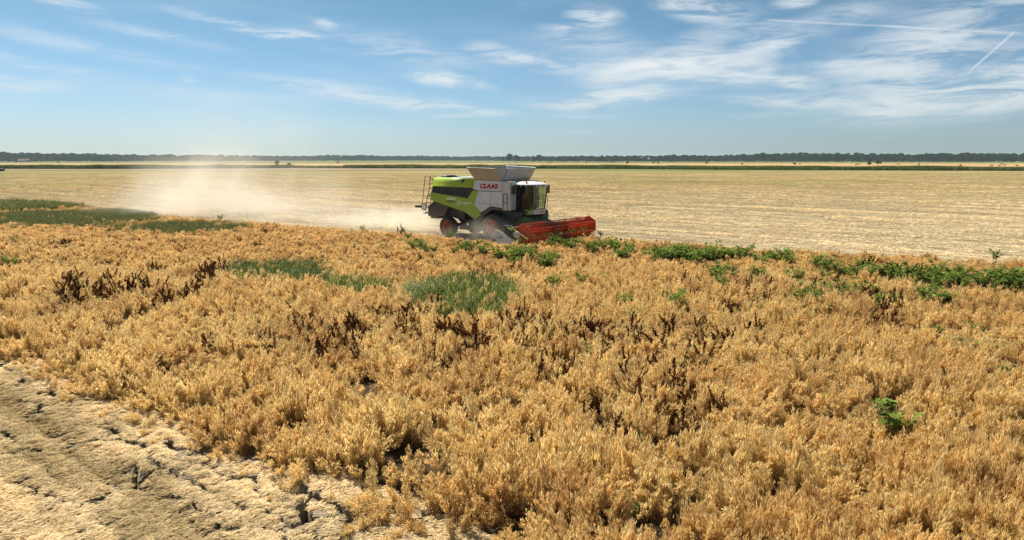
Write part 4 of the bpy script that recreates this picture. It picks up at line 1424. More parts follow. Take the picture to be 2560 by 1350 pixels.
bp = band(2, 8, 1.93, 2.24, 'bumper', WHITE)
lettering('CLAAS', -0.15, 0.42, 2.06, 2.15, 3.265, REDL, 0.2, 0.04, parent=bp, front=True)
bg_ = band(0, 2, 1.93, 2.26, 'bumper', LIME)
tag(bg_, 'lime green bumper corner with two lights')
for (u, v) in ((2.93, -1.0), (3.05, -0.86)):
    b = MB()
    b.lathe([(0, 0), (0, 0.04), (-0.06, 0.04)], (u + 0.03, v, 2.1), 'x', 10, sm=False)
    part(b, 'headlight', LENS, bg_)
b = MB()
b.box(1.2, 2.75, -1.55, -0.98, 2.02, 2.12)
b.box(1.2, 2.6, 0.98, 1.7, 2.02, 2.12)
b.prism([(1.2, 2.0), (2.7, 2.0), (2.3, 1.7), (1.2, 1.6)], -1.2, 1.2)
part(b, 'cab_platform', BLACK)
# seat, column, screen
b = MB()
b.box(1.75, 2.2, -0.28, 0.28, 2.5, 2.64)
b.box(1.68, 1.8, -0.26, 0.26, 2.62, 3.35)
b.box(1.8, 2.1, -0.2, 0.2, 2.18, 2.5)
part(b, 'seat', BLACK, bevel=0.03)
b = MB()
b.tube([(2.72, 0, 2.18), (2.55, 0, 2.9)], 0.04, 6)
ring = [(2.53 + 0.08 * math.sin(t), 0.19 * math.cos(t), 2.92 + 0.16 * math.sin(t)) for t in np.linspace(0, 2 * math.pi, 17)[:-1]]
b.tube(ring, 0.016, 5, closed=True)
part(b, 'steering_wheel', BLACK)
b = MB()
b.tube([(2.62, 0.55, 2.2), (2.62, 0.55, 2.85)], 0.025, 6)
b.box(2.58, 2.63, 0.42, 0.68, 2.85, 3.1)
part(b, 'terminal_screen', BLACK, bevel=0.01)
# mirrors, rails, ladder on the far side
for (sgn, u) in ((1, 2.76), (-1, 2.05)):
    b = MB()
    b.tube([(3.0 if sgn > 0 else 2.0, sgn * 0.95, 3.88), (u, sgn * 1.45, 3.95), (u, sgn * 1.5, 3.8)], 0.022, 6)
    b.tube([(2.93 if sgn > 0 else 2.0, sgn * 0.96, 3.3), (u, sgn * 1.48, 3.5)], 0.016, 5)
    b.box(u - 0.05, u + 0.05, sgn * 1.5 - 0.13, sgn * 1.5 + 0.13, 3.3, 3.88)
    part(b, 'mirror', BLACK, bevel=0.045)
b = MB()
b.tube([(1.28, -1.70, 2.24), (1.28, -1.70, 3.24), (1.36, -1.70, 3.32), (1.55, -1.70, 3.32), (1.63, -1.70, 3.24), (1.63, -1.70, 2.24)], 0.02, 6)
b.tube([(1.28, -1.70, 2.72), (1.63, -1.70, 2.72)], 0.016, 6)
part(b, 'handrail', BLACK)
b = MB()
b.tube([(2.5, 1.28, 3.22), (2.85, 1.28, 3.14), (2.9, 1.28, 3.02), (2.86, 1.28, 2.34), (2.8, 1.28, 2.24), (2.66, 1.28, 2.24), (2.6, 1.28, 2.34), (2.6, 1.28, 2.78), (2.54, 1.28, 2.84), (2.46, 1.28, 2.84)], 0.02, 6)
b.tube([(2.6, 1.28, 2.7), (2.88, 1.28, 2.68)], 0.016, 6)
b.tube([(2.46, 1.28, 2.1), (2.5, 1.28, 3.22)], 0.02, 6)
b.tube([(1.4, 1.65, 2.1), (1.4, 1.65, 3.2), (2.4, 1.65, 3.2), (2.4, 1.65, 2.1)], 0.02, 6)
for k in range(4):
    b.tube([(1.6 + k * 0.2, 1.65, 2.1), (1.6 + k * 0.2, 1.65, 3.2)], 0.012, 5)
part(b, 'handrail', BLACK)
b = MB()
b.prism([(2.0, 2.1), (2.5, 2.1), (2.62, 1.95), (2.62, 0.9), (2.45, 0.6), (2.1, 0.6), (1.95, 1.5)], 1.1, 1.75)
for k in range(4):
    b.box(2.15, 2.6, 1.75, 1.95, 0.55 + 0.36 * k, 0.6 + 0.36 * k)
part(b, 'cab_ladder', DARK)
# feeder house
b = MB()
b.prism([(1.3, 1.95), (2.0, 1.95), (4.0, 1.32), (4.0, 0.42), (3.4, 0.42), (1.4, 1.05)], -0.82, 0.82)
for v in (-0.6, 0.0, 0.6):
    b.prism([(2.0, 1.99), (3.9, 1.39), (3.9, 1.33), (2.0, 1.93)], v - 0.03, v + 0.03)
part(b, 'feeder_house', DGREEN, bevel=0.01)

# header with its reel
b = MB()
b.prism([(3.95, 0.3), (3.95, 1.28), (4.02, 1.3), (4.05, 0.42), (4.75, 0.24), (5.35, 0.2), (5.35, 0.16), (4.3, 0.16)], -4.05, 4.05)
b.tube([(3.95, -4.05, 1.3), (3.95, 4.05, 1.3)], 0.09, 8)
b.box(3.72, 3.95, -4.05, 4.05, 0.42, 0.62)
hdr = part(b, 'header', DGREEN)
b = MB()
b.tube([(4.45, -3.95, 0.62), (4.45, 3.95, 0.62)], 0.2, 14)
for side_ in (-1, 1):
    hel = []
    for k in range(60):
        f_ = k / 59
        t = f_ * 2 * math.pi * 6 * side_
        v = side_ * (3.9 - 3.1 * f_)
        hel.append((v, t))
    for (p, q) in zip(hel, hel[1:]):
        fc = []
        for (vv, tt, rr) in ((p[0], p[1], 0.2), (q[0], q[1], 0.2), (q[0], q[1], 0.33), (p[0], p[1], 0.33)):
            fc.append((4.45 + rr * math.cos(tt), vv, 0.62 + rr * math.sin(tt)))
        b.face(fc)
part(b, 'intake_auger', LIME, hdr)
b = MB()
for k in range(52):
    v = -3.95 + 7.9 * k / 51
    b.prism([(5.3, 0.16), (5.52, 0.17), (5.3, 0.21)], v - 0.02, v + 0.02)
part(b, 'knife', DARK, hdr)
RC, RZ, RR = 4.68, 0.99, 0.60
angs = [R(90 + 60 * k) for k in range(6)]
hexa = [(RC + RR * math.cos(a), RZ + RR * math.sin(a)) for a in angs]
hexb = [(RC + (RR + 0.05) * math.cos(a), RZ + (RR + 0.05) * math.sin(a)) for a in angs]
for v in (-3.86, 3.86):
    b = MB()
    b.prism(hexb, v - 0.015, v + 0.015)
    for (p, q) in zip(hexb, hexb[1:] + hexb[:1]):
        b.tube([(p[0], v, p[1]), (q[0], v, q[1])], 0.025, 5)
    b.tube([(RC, v - 0.1, RZ), (RC, v + 0.1, RZ)], 0.09, 10)
    part(b, 'reel_end_plate', RED, hdr)
b = MB()
b.tube([(RC, -3.9, RZ), (RC, 3.9, RZ)], 0.075, 10)
part(b, 'reel_tube', RED, hdr)
for v in (-2.3, -0.78, 0.78, 2.3):
    b = MB()
    for k in range(6):
        p, q = hexa[k], hexa[(k + 1) % 6]
        mid_ = ((p[0] + q[0]) / 2, (p[1] + q[1]) / 2)
        b.prism([(RC + (p[0] - RC) * 0.98, RZ + (p[1] - RZ) * 0.98), (RC + (mid_[0] - RC) * 0.42, RZ + (mid_[1] - RZ) * 0.42), (RC, RZ), (RC + (hexa[k - 1][0] + p[0] - 2 * RC) / 2 * 0.42, RZ + (hexa[k - 1][1] + p[1] - 2 * RZ) / 2 * 0.42)], v - 0.01, v + 0.01)
    part(b, 'reel_spider', RED, hdr)
for k, (x_, z_) in enumerate(hexa):
    b = MB()
    b.tube([(x_, -3.86, z_), (x_, 3.86, z_)], 0.034, 8)
    for v in (-3.86, -2.3, -0.78, 0.78, 2.3, 3.86):
        b.box(x_ - 0.06, x_ + 0.06, v - 0.04, v + 0.04, z_ - 0.06, z_ + 0.05)
    bar = part(b, 'reel_bar', RED, hdr)
    b = MB()
    for j in range(60):
        v = -3.78 + 7.56 * j / 59
        w_ = 0.025 if k in (4, 5) else 0.011
        b.mesh_part([(x_ + 0.01, v - w_, z_), (x_ + 0.01, v + w_, z_), (x_ - 0.05, v + w_ * 0.5, z_ - 0.44), (x_ - 0.05, v - w_ * 0.5, z_ - 0.44), (x_ - 0.015, v, z_), (x_ - 0.07, v, z_ - 0.44)],
                    [(0, 3, 5, 4), (4, 5, 2, 1), (0, 1, 2, 3)], (0.75, 0.12, 0.02))
    b.build('reel_tines', RED_T, hdr, colour=True)
for v in (-4.1, 4.1):
    b = MB()
    b.prism([(2.75, 0.32), (2.62, 0.62), (2.6, 1.08), (2.82, 1.13), (4.3, 0.48), (5.5, 0.16), (5.5, 0.1), (3.3, 0.12)], v - 0.05, v + 0.05)
    dv = part(b, 'end_divider', WHITE_D, hdr, bevel=0.015)
    b = MB()
    b.tube([(2.62, v, 1.12), (2.82, v, 1.165), (4.3, v, 0.515)], 0.022, 5)
    part(b, 'divider_edge', LIME, hdr)
    b = MB()
    b.prism([(3.25, 0.9), (3.3, 1.28), (3.75, 1.42), (4.15, 1.2), (4.0, 0.7), (3.4, 0.6)], v * 0.975 - 0.03, v * 0.975 + 0.03)
    b.tube([(3.15, v * 0.98, 0.75), (3.12, v * 0.98, 1.15), (3.35, v * 0.98, 1.42), (3.75, v * 0.98, 1.46), (4.1, v * 0.98, 1.3)], 0.035, 6)
    b.tube([(3.3, v * 0.985, 0.7), (3.35, v * 0.985, 1.1), (3.6, v * 0.985, 1.3)], 0.03, 6)
    b.lathe([(0, 0.0), (0, 0.2), (0.03 if v > 0 else -0.03, 0.2), (0.03 if v > 0 else -0.03, 0)], (3.55, v * 0.985, 0.98), 'y', 18)
    part(b, 'header_drive', DARK, hdr)
    b = MB()
    b.tube([(3.9, v * 0.99, 1.36), (4.5, v * 0.99, 1.02), (5.2, v * 0.99, 0.68)], 0.05, 6)
    b.tube([(3.7, v * 0.985, 0.62), (4.2, v * 0.985, 0.55)], 0.11, 8)
    b.tube([(3.6, v * 0.985, 1.3), (3.95, v * 0.985, 1.2)], 0.08, 8)
    part(b, 'lifting_arm', LIME, hdr)
    b = MB()
    s_ = -1 if v < 0 else 1
    oval = []
    for k in range(20):
        t = 2 * math.pi * k / 20
        r_ = 0.235 + 0.05 * math.cos(t - 0.3) + 0.03 * math.cos(2 * t)
        oval.append((4.36 + r_ * math.cos(t), 0.92 + r_ * math.sin(t)))
    b.prism(oval, v * 0.99 + s_ * 0.06, v * 0.99 + s_ * 0.16)
    dc = part(b, 'drive_cover', WHITE, hdr, bevel=0.03)
    if v < 0:
        lettering('VARIO', 2.72, 3.2, 0.60, 0.66, v - 0.055, GREYL, 0.2, 0.04, parent=hdr)
        lettering('V770', 2.95, 3.25, 0.68, 0.74, v - 0.055, GREYL, 0.2, 0.03, parent=hdr)
        b = MB()
        b.box(4.33, 4.42, -4.232, -4.225, 0.84, 1.0)
        part(b, 'warning_sticker', paint('yellow_sticker', (0.75, 0.60, 0.03), 0.5, dust=0.1), hdr)


# wheels
def wheel(u, v, r, w, parent_name='wheel'):
    wh = empty(parent_name)
    wh.parent = CH
    s = -1 if v < 0 else 1
    b_ = MB()
    h_ = w / 2
    prof_ = [(-h_ * 0.8, r * 0.56), (-h_ * 0.98, r * 0.66), (-h_, r * 0.82), (-h_ * 0.86, r * 0.93), (-h_ * 0.5, r * 0.965), (0, r * 0.97), (h_ * 0.5, r * 0.965), (h_ * 0.86, r * 0.93), (h_, r * 0.82), (h_ * 0.98, r * 0.66), (h_ * 0.8, r * 0.56)]
    b_.lathe(prof_, (u, v, r), 'y', 40)
    for k in range(20):
        for sd in (-1, 1):
            t0 = 2 * math.pi * (k + (0.5 if sd > 0 else 0)) / 20
            t1 = t0 + 0.26
            vv = []
            for (t, yy) in ((t0, 0.03 * sd), (t0 + 0.085, 0.03 * sd), (t1 + 0.085, h_ * 0.97 * sd), (t1, h_ * 0.97 * sd)):
                for rr in (r * 0.94 if abs(yy) < 0.1 else r * 0.86, r * 1.0 if abs(yy) < 0.1 else r * 0.955):
                    vv.append((u + rr * math.cos(t), v + yy, r + rr * math.sin(t)))
            b_.mesh_part(vv, [(1, 3, 5, 7), (0, 1, 7, 6), (2, 4, 5, 3), (0, 2, 3, 1), (4, 6, 7, 5)])
    b_.build('tyre', RUB, wh, recalc=True)
    b_ = MB()
    q = s * h_
    b_.lathe([(-h_ * 0.8, r * 0.57), (0, r * 0.5), (q * 0.15, r * 0.46), (q * 0.3, r * 0.2), (q * 0.3, 0.0)], (u, v, r), 'y', 32)
    b_.lathe([(q * 0.8, r * 0.575), (q * 0.86, r * 0.56), (q * 0.8, r * 0.53), (q * 0.1, r * 0.47)], (u, v, r), 'y', 32)
    b_.build('rim', RIM, wh)
    b_ = MB()
    b_.lathe([(q * 0.3, r * 0.19), (q * 0.55, r * 0.17), (q * 0.6, r * 0.14), (q * 0.6, 0.0)], (u, v, r), 'y', 18)
    for k in range(8):
        t = 2 * math.pi * k / 8
        b_.tube([(u + r * 0.27 * math.cos(t), v + q * 0.26, r + r * 0.27 * math.sin(t)), (u + r * 0.27 * math.cos(t), v + q * 0.36, r + r * 0.27 * math.sin(t))], 0.03, 6)
    b_.build('hub', DARK, wh)


for v in (-1.48, 1.48):
    wheel(0.38, v, 0.97, 0.78)
    wheel(-4.1, v * 0.98, 0.74, 0.58)
# rear ladder, lamp bar, round disc
b = MB()
for v in (-1.32, -0.86):
    b.tube([(-6.62, v, 1.6), (-6.52, v, 2.6), (-6.2, v, 3.4), (-6.12, v, 4.2), (-6.0, v, 4.42), (-5.8, v, 4.42)], 0.026, 6)
b.tube([(-7.0, -1.32, 2.2), (-6.85, -1.32, 3.0), (-6.66, -1.32, 4.25), (-6.55, -1.32, 4.4), (-6.3, -1.32, 4.42), (-6.1, -1.32, 4.3)], 0.024, 6)
b.tube([(-6.86, -1.32, 2.95), (-6.3, -1.32, 2.75)], 0.018, 5)
for k in range(8):
    z = 1.66 + k * 0.36
    u = -6.6 + max(0, z - 2.2) * 0.22
    b.tube([(u, -1.32, z), (u, -0.86, z)], 0.022, 5)
b.box(-6.85, -6.45, -1.36, -0.82, 1.56, 1.62)
b.box(-6.55, -5.7, -1.1, -1.02, 2.86, 2.98)
part(b, 'rear_ladder', BLACK)
b = MB()
b.box(-7.8, -6.9, -1.3, -1.2, 1.98, 2.16)
b.tube([(-7.0, -1.25, 2.07), (-6.2, -1.1, 2.2)], 0.03, 6)
lb = part(b, 'lamp_bar', BLACK, bevel=0.02)
b = MB()
b.box(-7.86, -7.81, -1.29, -1.21, 2.0, 2.08)
part(b, 'tail_light', ORANGE, lb)
b = MB()
b.lathe([(-0.02, 0.0), (-0.02, 0.24), (0.02, 0.24), (0.02, 0.0)], (-6.72, -1.42, 2.08), 'y', 22, sm=False)
ds = part(b, 'warning_disc', WHITEL)
b = MB()
b.lathe([(-0.03, 0.27), (-0.03, 0.225), (0.03, 0.225), (0.03, 0.27), (-0.03, 0.27)], (-6.72, -1.42, 2.08), 'y', 22, sm=False)
part(b, 'disc_ring', DARK, ds)
b = MB()
b.box(-5.62, -5.52, -1.66, -1.6, 4.14, 4.24)
part(b, 'beacon', ORANGE)

# ---- driver, seated in the cab
def local(u, v, z):
    return (ORG[0] + u * DX + v * NX, ORG[1] + u * DY + v * NY, z)


def skin_body(name, joints, edges, mats_, root=0, levels=1):
    me_ = bpy.data.meshes.new(name)
    me_.from_pydata([local(*j[:3]) for j in joints], edges, [])
    o_ = bpy.data.objects.new(name, me_)
    C.objects.link(o_)
    o_.modifiers.new('skin', 'SKIN')
    o_.modifiers.new('sub', 'SUBSURF').levels = levels
    o_.modifiers['sub'].render_levels = levels
    for i, j in enumerate(joints):
        me_.skin_vertices[0].data[i].radius = (j[3], j[4] if len(j) > 4 else j[3])
        me_.skin_vertices[0].data[i].use_root = i == root
    bpy.context.view_layer.update()
    ev = o_.evaluated_get(bpy.context.evaluated_depsgraph_get())
    me2 = bpy.data.meshes.new_from_object(ev)
    bpy.data.objects.remove(o_)
    for m_ in mats_:
        me2.materials.append(m_)
    o2 = bpy.data.objects.new(name, me2)
    C.objects.link(o2)
    return o2


SHIRT = paint('orange_red_cloth', (0.28, 0.045, 0.02), 0.9, dust=0.1)
SKIN_ = paint('skin', (0.46, 0.27, 0.18), 0.55, dust=0.0)
HAIR_ = paint('dark_hair', (0.03, 0.02, 0.015), 0.7, dust=0.0)
J = [(1.95, 0, 2.72, 0.15, 0.12), (1.93, 0, 2.95, 0.15, 0.11), (1.92, 0, 3.16, 0.17, 0.11), (1.93, 0, 3.28, 0.07), (1.95, 0, 3.36, 0.055), (1.97, 0, 3.46, 0.095, 0.08), (1.97, 0, 3.55, 0.085, 0.075),
     (1.93, -0.2, 3.18, 0.065), (2.05, -0.26, 2.96, 0.05), (2.3, -0.2, 2.9, 0.038), (2.46, -0.17, 2.94, 0.034),
     (1.93, 0.2, 3.18, 0.065), (2.05, 0.26, 2.96, 0.05), (2.3, 0.2, 2.9, 0.038), (2.46, 0.17, 2.94, 0.034),
     (2.02, -0.11, 2.70, 0.09), (2.4, -0.15, 2.72, 0.07), (2.46, -0.14, 2.42, 0.052), (2.48, -0.14, 2.24, 0.04), (2.62, -0.15, 2.21, 0.035),
     (2.02, 0.11, 2.70, 0.09), (2.4, 0.15, 2.72, 0.07), (2.46, 0.14, 2.42, 0.052), (2.48, 0.14, 2.24, 0.04), (2.62, 0.15, 2.21, 0.035)]
for side_ in (10, 14):                           # five bent fingers closing on the wheel rim
    bx_, by_, bz_ = J[side_][:3]
    s_ = -1 if by_ < 0 else 1
    for k in range(4):
        J.append((bx_ + 0.05, by_ - s_ * 0.012 * (k - 1.5), bz_ + 0.024 - 0.018 * k, 0.009))
        J.append((bx_ + 0.075, by_ - s_ * 0.012 * (k - 1.5), bz_ + 0.0 - 0.018 * k, 0.008))
    J.append((bx_ + 0.03, by_ - s_ * 0.04, bz_ + 0.03, 0.009))
    J.append((bx_ + 0.05, by_ - s_ * 0.05, bz_ + 0.04, 0.008))
E_ = [(0, 1), (1, 2), (2, 3), (3, 4), (4, 5), (5, 6), (2, 7), (7, 8), (8, 9), (9, 10), (2, 11), (11, 12), (12, 13), (13, 14), (0, 15), (15, 16), (16, 17), (17, 18), (18, 19), (0, 20), (20, 21), (21, 22), (22, 23), (23, 24)]
for n_, root_ in ((25, 10), (35, 14)):
    for k in range(5):
        E_ += [(root_, n_ + 2 * k), (n_ + 2 * k, n_ + 2 * k + 1)]
drv = skin_body('person', J, E_, [SHIRT, SKIN_, HAIR_])
org = Vector((ORG[0], ORG[1], 0))
for pl in drv.data.polygons:
    c = pl.center - org
    lu, lv, lz = c.x * DX + c.y * DY, c.x * NX + c.y * NY, c.z
    pl.material_index = 2 if (lz > 3.5 or (lz > 3.40 and lu < 1.92)) else (1 if (lz > 3.29 or (lu > 2.3 and lz > 2.82)) else 0)
    pl.use_smooth = True
hd_ = MB()                                        # nose, ears, eyes, mouth
b = MB()
hx = Vector(local(2.06, 0, 3.45))
b.mesh_part([local(2.055, -0.015, 3.43), local(2.055, 0.015, 3.43), local(2.085, 0, 3.435), local(2.06, 0, 3.475)], [(0, 1, 2), (1, 3, 2), (3, 0, 2)])
for s_ in (-1, 1):
    b.tube([local(1.97, s_ * 0.082, 3.43), local(1.965, s_ * 0.095, 3.46), local(1.97, s_ * 0.085, 3.49)], 0.012, 5)
b.build('face', SKIN_, drv)
b = MB()
for s_ in (-1, 1):
    b.box(*sorted((0, 0.012)), *sorted((0, 0.012)), 0, 0.008) if False else None
    p = local(2.052, s_ * 0.035, 3.475)
    b.tube([p, (p[0] + DX * 0.008, p[1] + DY * 0.008, p[2])], 0.011, 6)
p, q = local(2.056, -0.025, 3.405), local(2.056, 0.025, 3.405)
b.tube([p, q], 0.006, 5)
b.build('eyes', HAIR_, drv)
tag(drv, 'driver in reddish clothing seated behind the windscreen of the combine', 'person')

# ------------------------------------------------------------------ the far side: reeds, bushes, trees, wood, farm, machine
def leaf_blob(mb, r, c, rad, n, s, col, flat=0.75):
    for _ in range(n):
        d = rand_unit(r)
        q = rad * (r.random() ** 0.38)
        p = Vector(c) + Vector((d.x, d.y, d.z * flat)) * q
        a = rand_unit(r) * s * r.uniform(0.6, 1.2)
        b_ = a.cross(rand_unit(r)).normalized() * s * r.uniform(0.5, 1.0)
        mb.face([p - a, p - b_, p + a, p + b_], shade(r, col, 0.55, 1.4))


def crown_mesh(seed, m_, h, w, n=420, s=0.55, col=(0.05, 0.085, 0.03), lobes=7, base=0.15, name='crown'):
    r = random.Random(seed)
    mb = MB()
    for k in range(lobes):
        t = r.uniform(0, 6.28)
        zz = r.uniform(0.0, 1.0)
        rr = w * 0.5 * (0.55 * math.sin(math.pi * (0.2 + zz * 0.7)))
        rad = r.uniform(0.2, 0.34) * min(w, h)
        c = (rr * math.cos(t), rr * math.sin(t), h * (base + 0.12 + zz * (0.82 - base - 0.1)))
        leaf_blob(mb, r, c, rad, n // lobes, s, col)
    return mb.mesh(name, m_)


tree_m = plant_mat('tree_leaf', 0.25, True)
tree_l = plant_mat('single_tree_leaf', 0.25, False)
bark_m = paint('bark', (0.07, 0.05, 0.035), 0.9, dust=0.1)

# reed strip along the far ditch
def reed_tuft(seed):
    r = random.Random(seed)
    mb = MB()
    for _ in range(70):
        x, y = r.uniform(-1.6, 1.6), r.uniform(-0.5, 0.5)
        h = r.uniform(1.5, 2.7)
        l = Vector((r.gauss(0, 0.25), r.gauss(0, 0.25), 0))
        a = Vector((x, y, 0))
        sd = Vector((1, r.uniform(-0.5, 0.5), 0)).normalized()
        col = shade(r, (0.085, 0.12, 0.038), 0.6, 1.4) if r.random() < 0.85 else shade(r, (0.30, 0.25, 0.11))
        ribbon(mb, [a, a + l * 0.4 + Vector((0, 0, h * 0.6)), a + l + Vector((0, 0, h))], 0.06, sd, col)
        s_ = a + l * 0.5 + Vector((0, 0, h * r.uniform(0.4, 0.8)))
        d = Vector((r.gauss(0, 1), r.gauss(0, 1), 0.6)).normalized() * 0.5
        sw = d.cross(rand_unit(r)).normalized() * 0.06
        mb.face([s_, s_ + d * 0.5 + sw, s_ + d, s_ + d * 0.5 - sw], col)
    return mb.mesh('reed_tuft', tree_m)


reed_vars = [reed_tuft(800 + k) for k in range(5)]
line = [(-60, 422.0), (300, 422.3), (600, 421.0), (740, 420.0), (860, 420.5), (1280, 421.5), (1560, 422.5), (1800, 424.5), (2100, 425.0), (2330, 426.5), (2620, 427.5)]
lx, ly = [p[0] for p in line], [p[1] for p in line]
P, RO, SC, TI = [], [], [], []
for row in range(5):
    xs = np.arange(-80, 2640, 4.2) + rng.uniform(-2, 2, len(np.arange(-80, 2640, 4.2)))
    for xq in xs:
        yq = np.interp(xq, lx, ly)
        X_, Y_ = gp(xq, yq, 0)
        Y_ += row * 2.6 + random.uniform(-1.2, 1.2)
        thin = 0.35 if 720 < xq < 860 else 1.0
        hgt = (0.45 + 0.95 * float(fbm(np.array([X_ * 0.05]), np.array([row * 0.9]), 131)[0])) * (1.0 if xq < 1700 else 0.9)
        if random.random() > thin:
            continue
        P.append((X_, Y_, 0))
        RO.append((0, 0, random.uniform(-0.4, 0.4)))
        SC.append((1.0, 1.0, hgt * (0.65 if thin < 1 else 0.86)))
        k = random.uniform(0.7, 1.5)
        lefty = 0.9 if xq < 740 else 1.12
        TI.append((k * lefty * 1.15, k * lefty * 1.25, k * lefty * 0.9))
o = scatter('reeds', np.array(P), np.array(RO), np.array(SC), rng.integers(0, 5, len(P)), np.array(TI), reed_vars)
tag(o, 'long strip of dark green reeds along the far edge of the stubble', 'reeds', kind='stuff')

# the wood on the horizon
wood_vars = [crown_mesh(820 + k, tree_m, (15, 17, 14, 18, 16, 15)[k], (12, 13, 14, 11, 15, 12)[k], 300, 1.15, (0.028, 0.062, 0.022), 6, 0.0, 'wood_crown') for k in range(6)]
prof = [(-150, 387, 1500), (0, 385.5, 1550), (60, 385, 1600), (200, 387.5, 1700), (420, 389, 1900), (560, 390, 2000), (640, 391, 2300), (760, 391.5, 2400), (800, 390, 2500), (1000, 391, 2700), (1200, 392.5, 2600), (1300, 393, 2000), (1400, 391, 1700), (1560, 391.5, 1600), (1700, 389.5, 1600), (1790, 391, 1650), (1900, 387, 1600), (2050, 386, 1550), (2250, 387, 1500), (2275, 389, 1500), (2300, 387, 1480), (2400, 386.5, 1480), (2560, 387, 1450), (2720, 387, 1450)]
pxs, pys, pds = [p[0] for p in prof], [p[1] for p in prof], [p[2] for p in prof]
P, RO, SC, TI = [], [], [], []
xq = -150.0
while xq < 2720:
    D = np.interp(xq, pxs, pds)
    top = np.interp(xq, pxs, pys)
    hh = CAM_H + (398 - top) * D / F_PX
    for row in range(3):
        dd = D + row * 14 - 10
        vary = random.uniform(0.84, 1.04) * (0.94 + 0.12 * float(vnoise(np.array([xq * 0.03]), np.array([1.0]), 141)[0]))
        P.append(((xq - 1280 + random.uniform(-5, 5)) / F_PX * dd, dd + random.uniform(-8, 8), 0))
        RO.append((0, 0, random.uniform(0, 6.28)))
        k = hh / 13.2 * vary * (0.94 if row == 0 else 1.0)
        SC.append((k * 1.55, k * 1.55, k))
        t = random.uniform(0.75, 1.25)
        TI.append((t, t, t * random.uniform(0.85, 1.15)))
    # low scrub in front of the wood
    if random.random() < 0.8:
        dd = D - random.uniform(30, 160)
        k = random.uniform(0.14, 0.34)
        P.append(((xq - 1280) / F_PX * dd, dd, 0))
        RO.append((0, 0, random.uniform(0, 6.28)))
        SC.append((k * 2.0, k * 2.0, k))
        t = random.uniform(1.1, 1.8)
        TI.append((t, t * 1.02, t * 0.8))
    xq += 7.6 * 1600 / D
o = scatter('wood', np.array(P), np.array(RO), np.array(SC), rng.integers(0, 6, len(P)), np.array(TI), wood_vars)
tag(o, 'long dark wood closing the horizon behind the fields', 'wood', kind='stuff')
print('wood', len(P))


def far_pt(x, ybase):
    return gp(x, ybase, 0)


def tree(x, yb, ytop, wpx, seed, label, col=(0.04, 0.065, 0.025), name='tree', trunk=True, cat='tree', group=None, n=420):
    X_, Y_ = far_pt(x, yb)
    h = (yb - ytop) * Y_ / F_PX * 1.04
    w = wpx * Y_ / F_PX
    cr = crown_mesh(seed, tree_l, h, w, n, max(0.22, min(h, w) * 0.085), col, 9 if trunk else 6, 0.14 if trunk else 0.0)
    e = empty(name, (X_, Y_, 0), random.uniform(0, 6.28))
    c_ = bpy.data.objects.new('crown' if trunk else 'foliage', cr)
    C.objects.link(c_)
    c_.parent = e
    b_ = MB()
    tr = h * 0.03
    b_.tube([(0, 0, 0), (0.02 * h, 0, h * 0.25), (0, 0.02 * h, h * 0.55)], [tr, tr * 0.75, tr * 0.4], 7)
    for k in range(4):
        t = k * 1.7
        b_.tube([(0.01 * h, 0, h * (0.2 + 0.06 * k)), (math.cos(t) * w * 0.22, math.sin(t) * w * 0.22, h * (0.42 + 0.07 * k))], [tr * 0.5, tr * 0.2], 5)
    b_.build('trunk' if trunk else 'stem', bark_m, e)
    return tag(e, label, cat, group)


tree(1272, 404.5, 380, 19, 901, 'tallest round crowned tree on the horizon behind the grain tank', (0.05, 0.075, 0.03), n=600)
tree(1290, 404.5, 388, 17, 902, 'broad pale tree just right of the tallest tree', (0.075, 0.10, 0.045), n=500)
tree(1259, 404.8, 391, 10, 903, 'small tree just left of the tallest tree', (0.055, 0.08, 0.035))
tree(1349, 404.8, 387.5, 24, 904, 'dark broad tree standing alone right of the tallest pair', (0.035, 0.055, 0.025), n=600)
tree(1334, 405, 394, 10, 905, 'low dark tree at the left foot of the lone broad tree', (0.04, 0.06, 0.03))
tree(1505, 404.8, 388.5, 12, 906, 'round tree sticking out of the wood above the long green bush', (0.04, 0.06, 0.028))
tree(1677, 406, 396, 12, 907, 'round green tree in front of the wood between two bush groups', (0.06, 0.085, 0.035))
tree(54, 404.8, 392.5, 12, 908, 'dark round tree behind the small white farmhouse', (0.028, 0.045, 0.02))
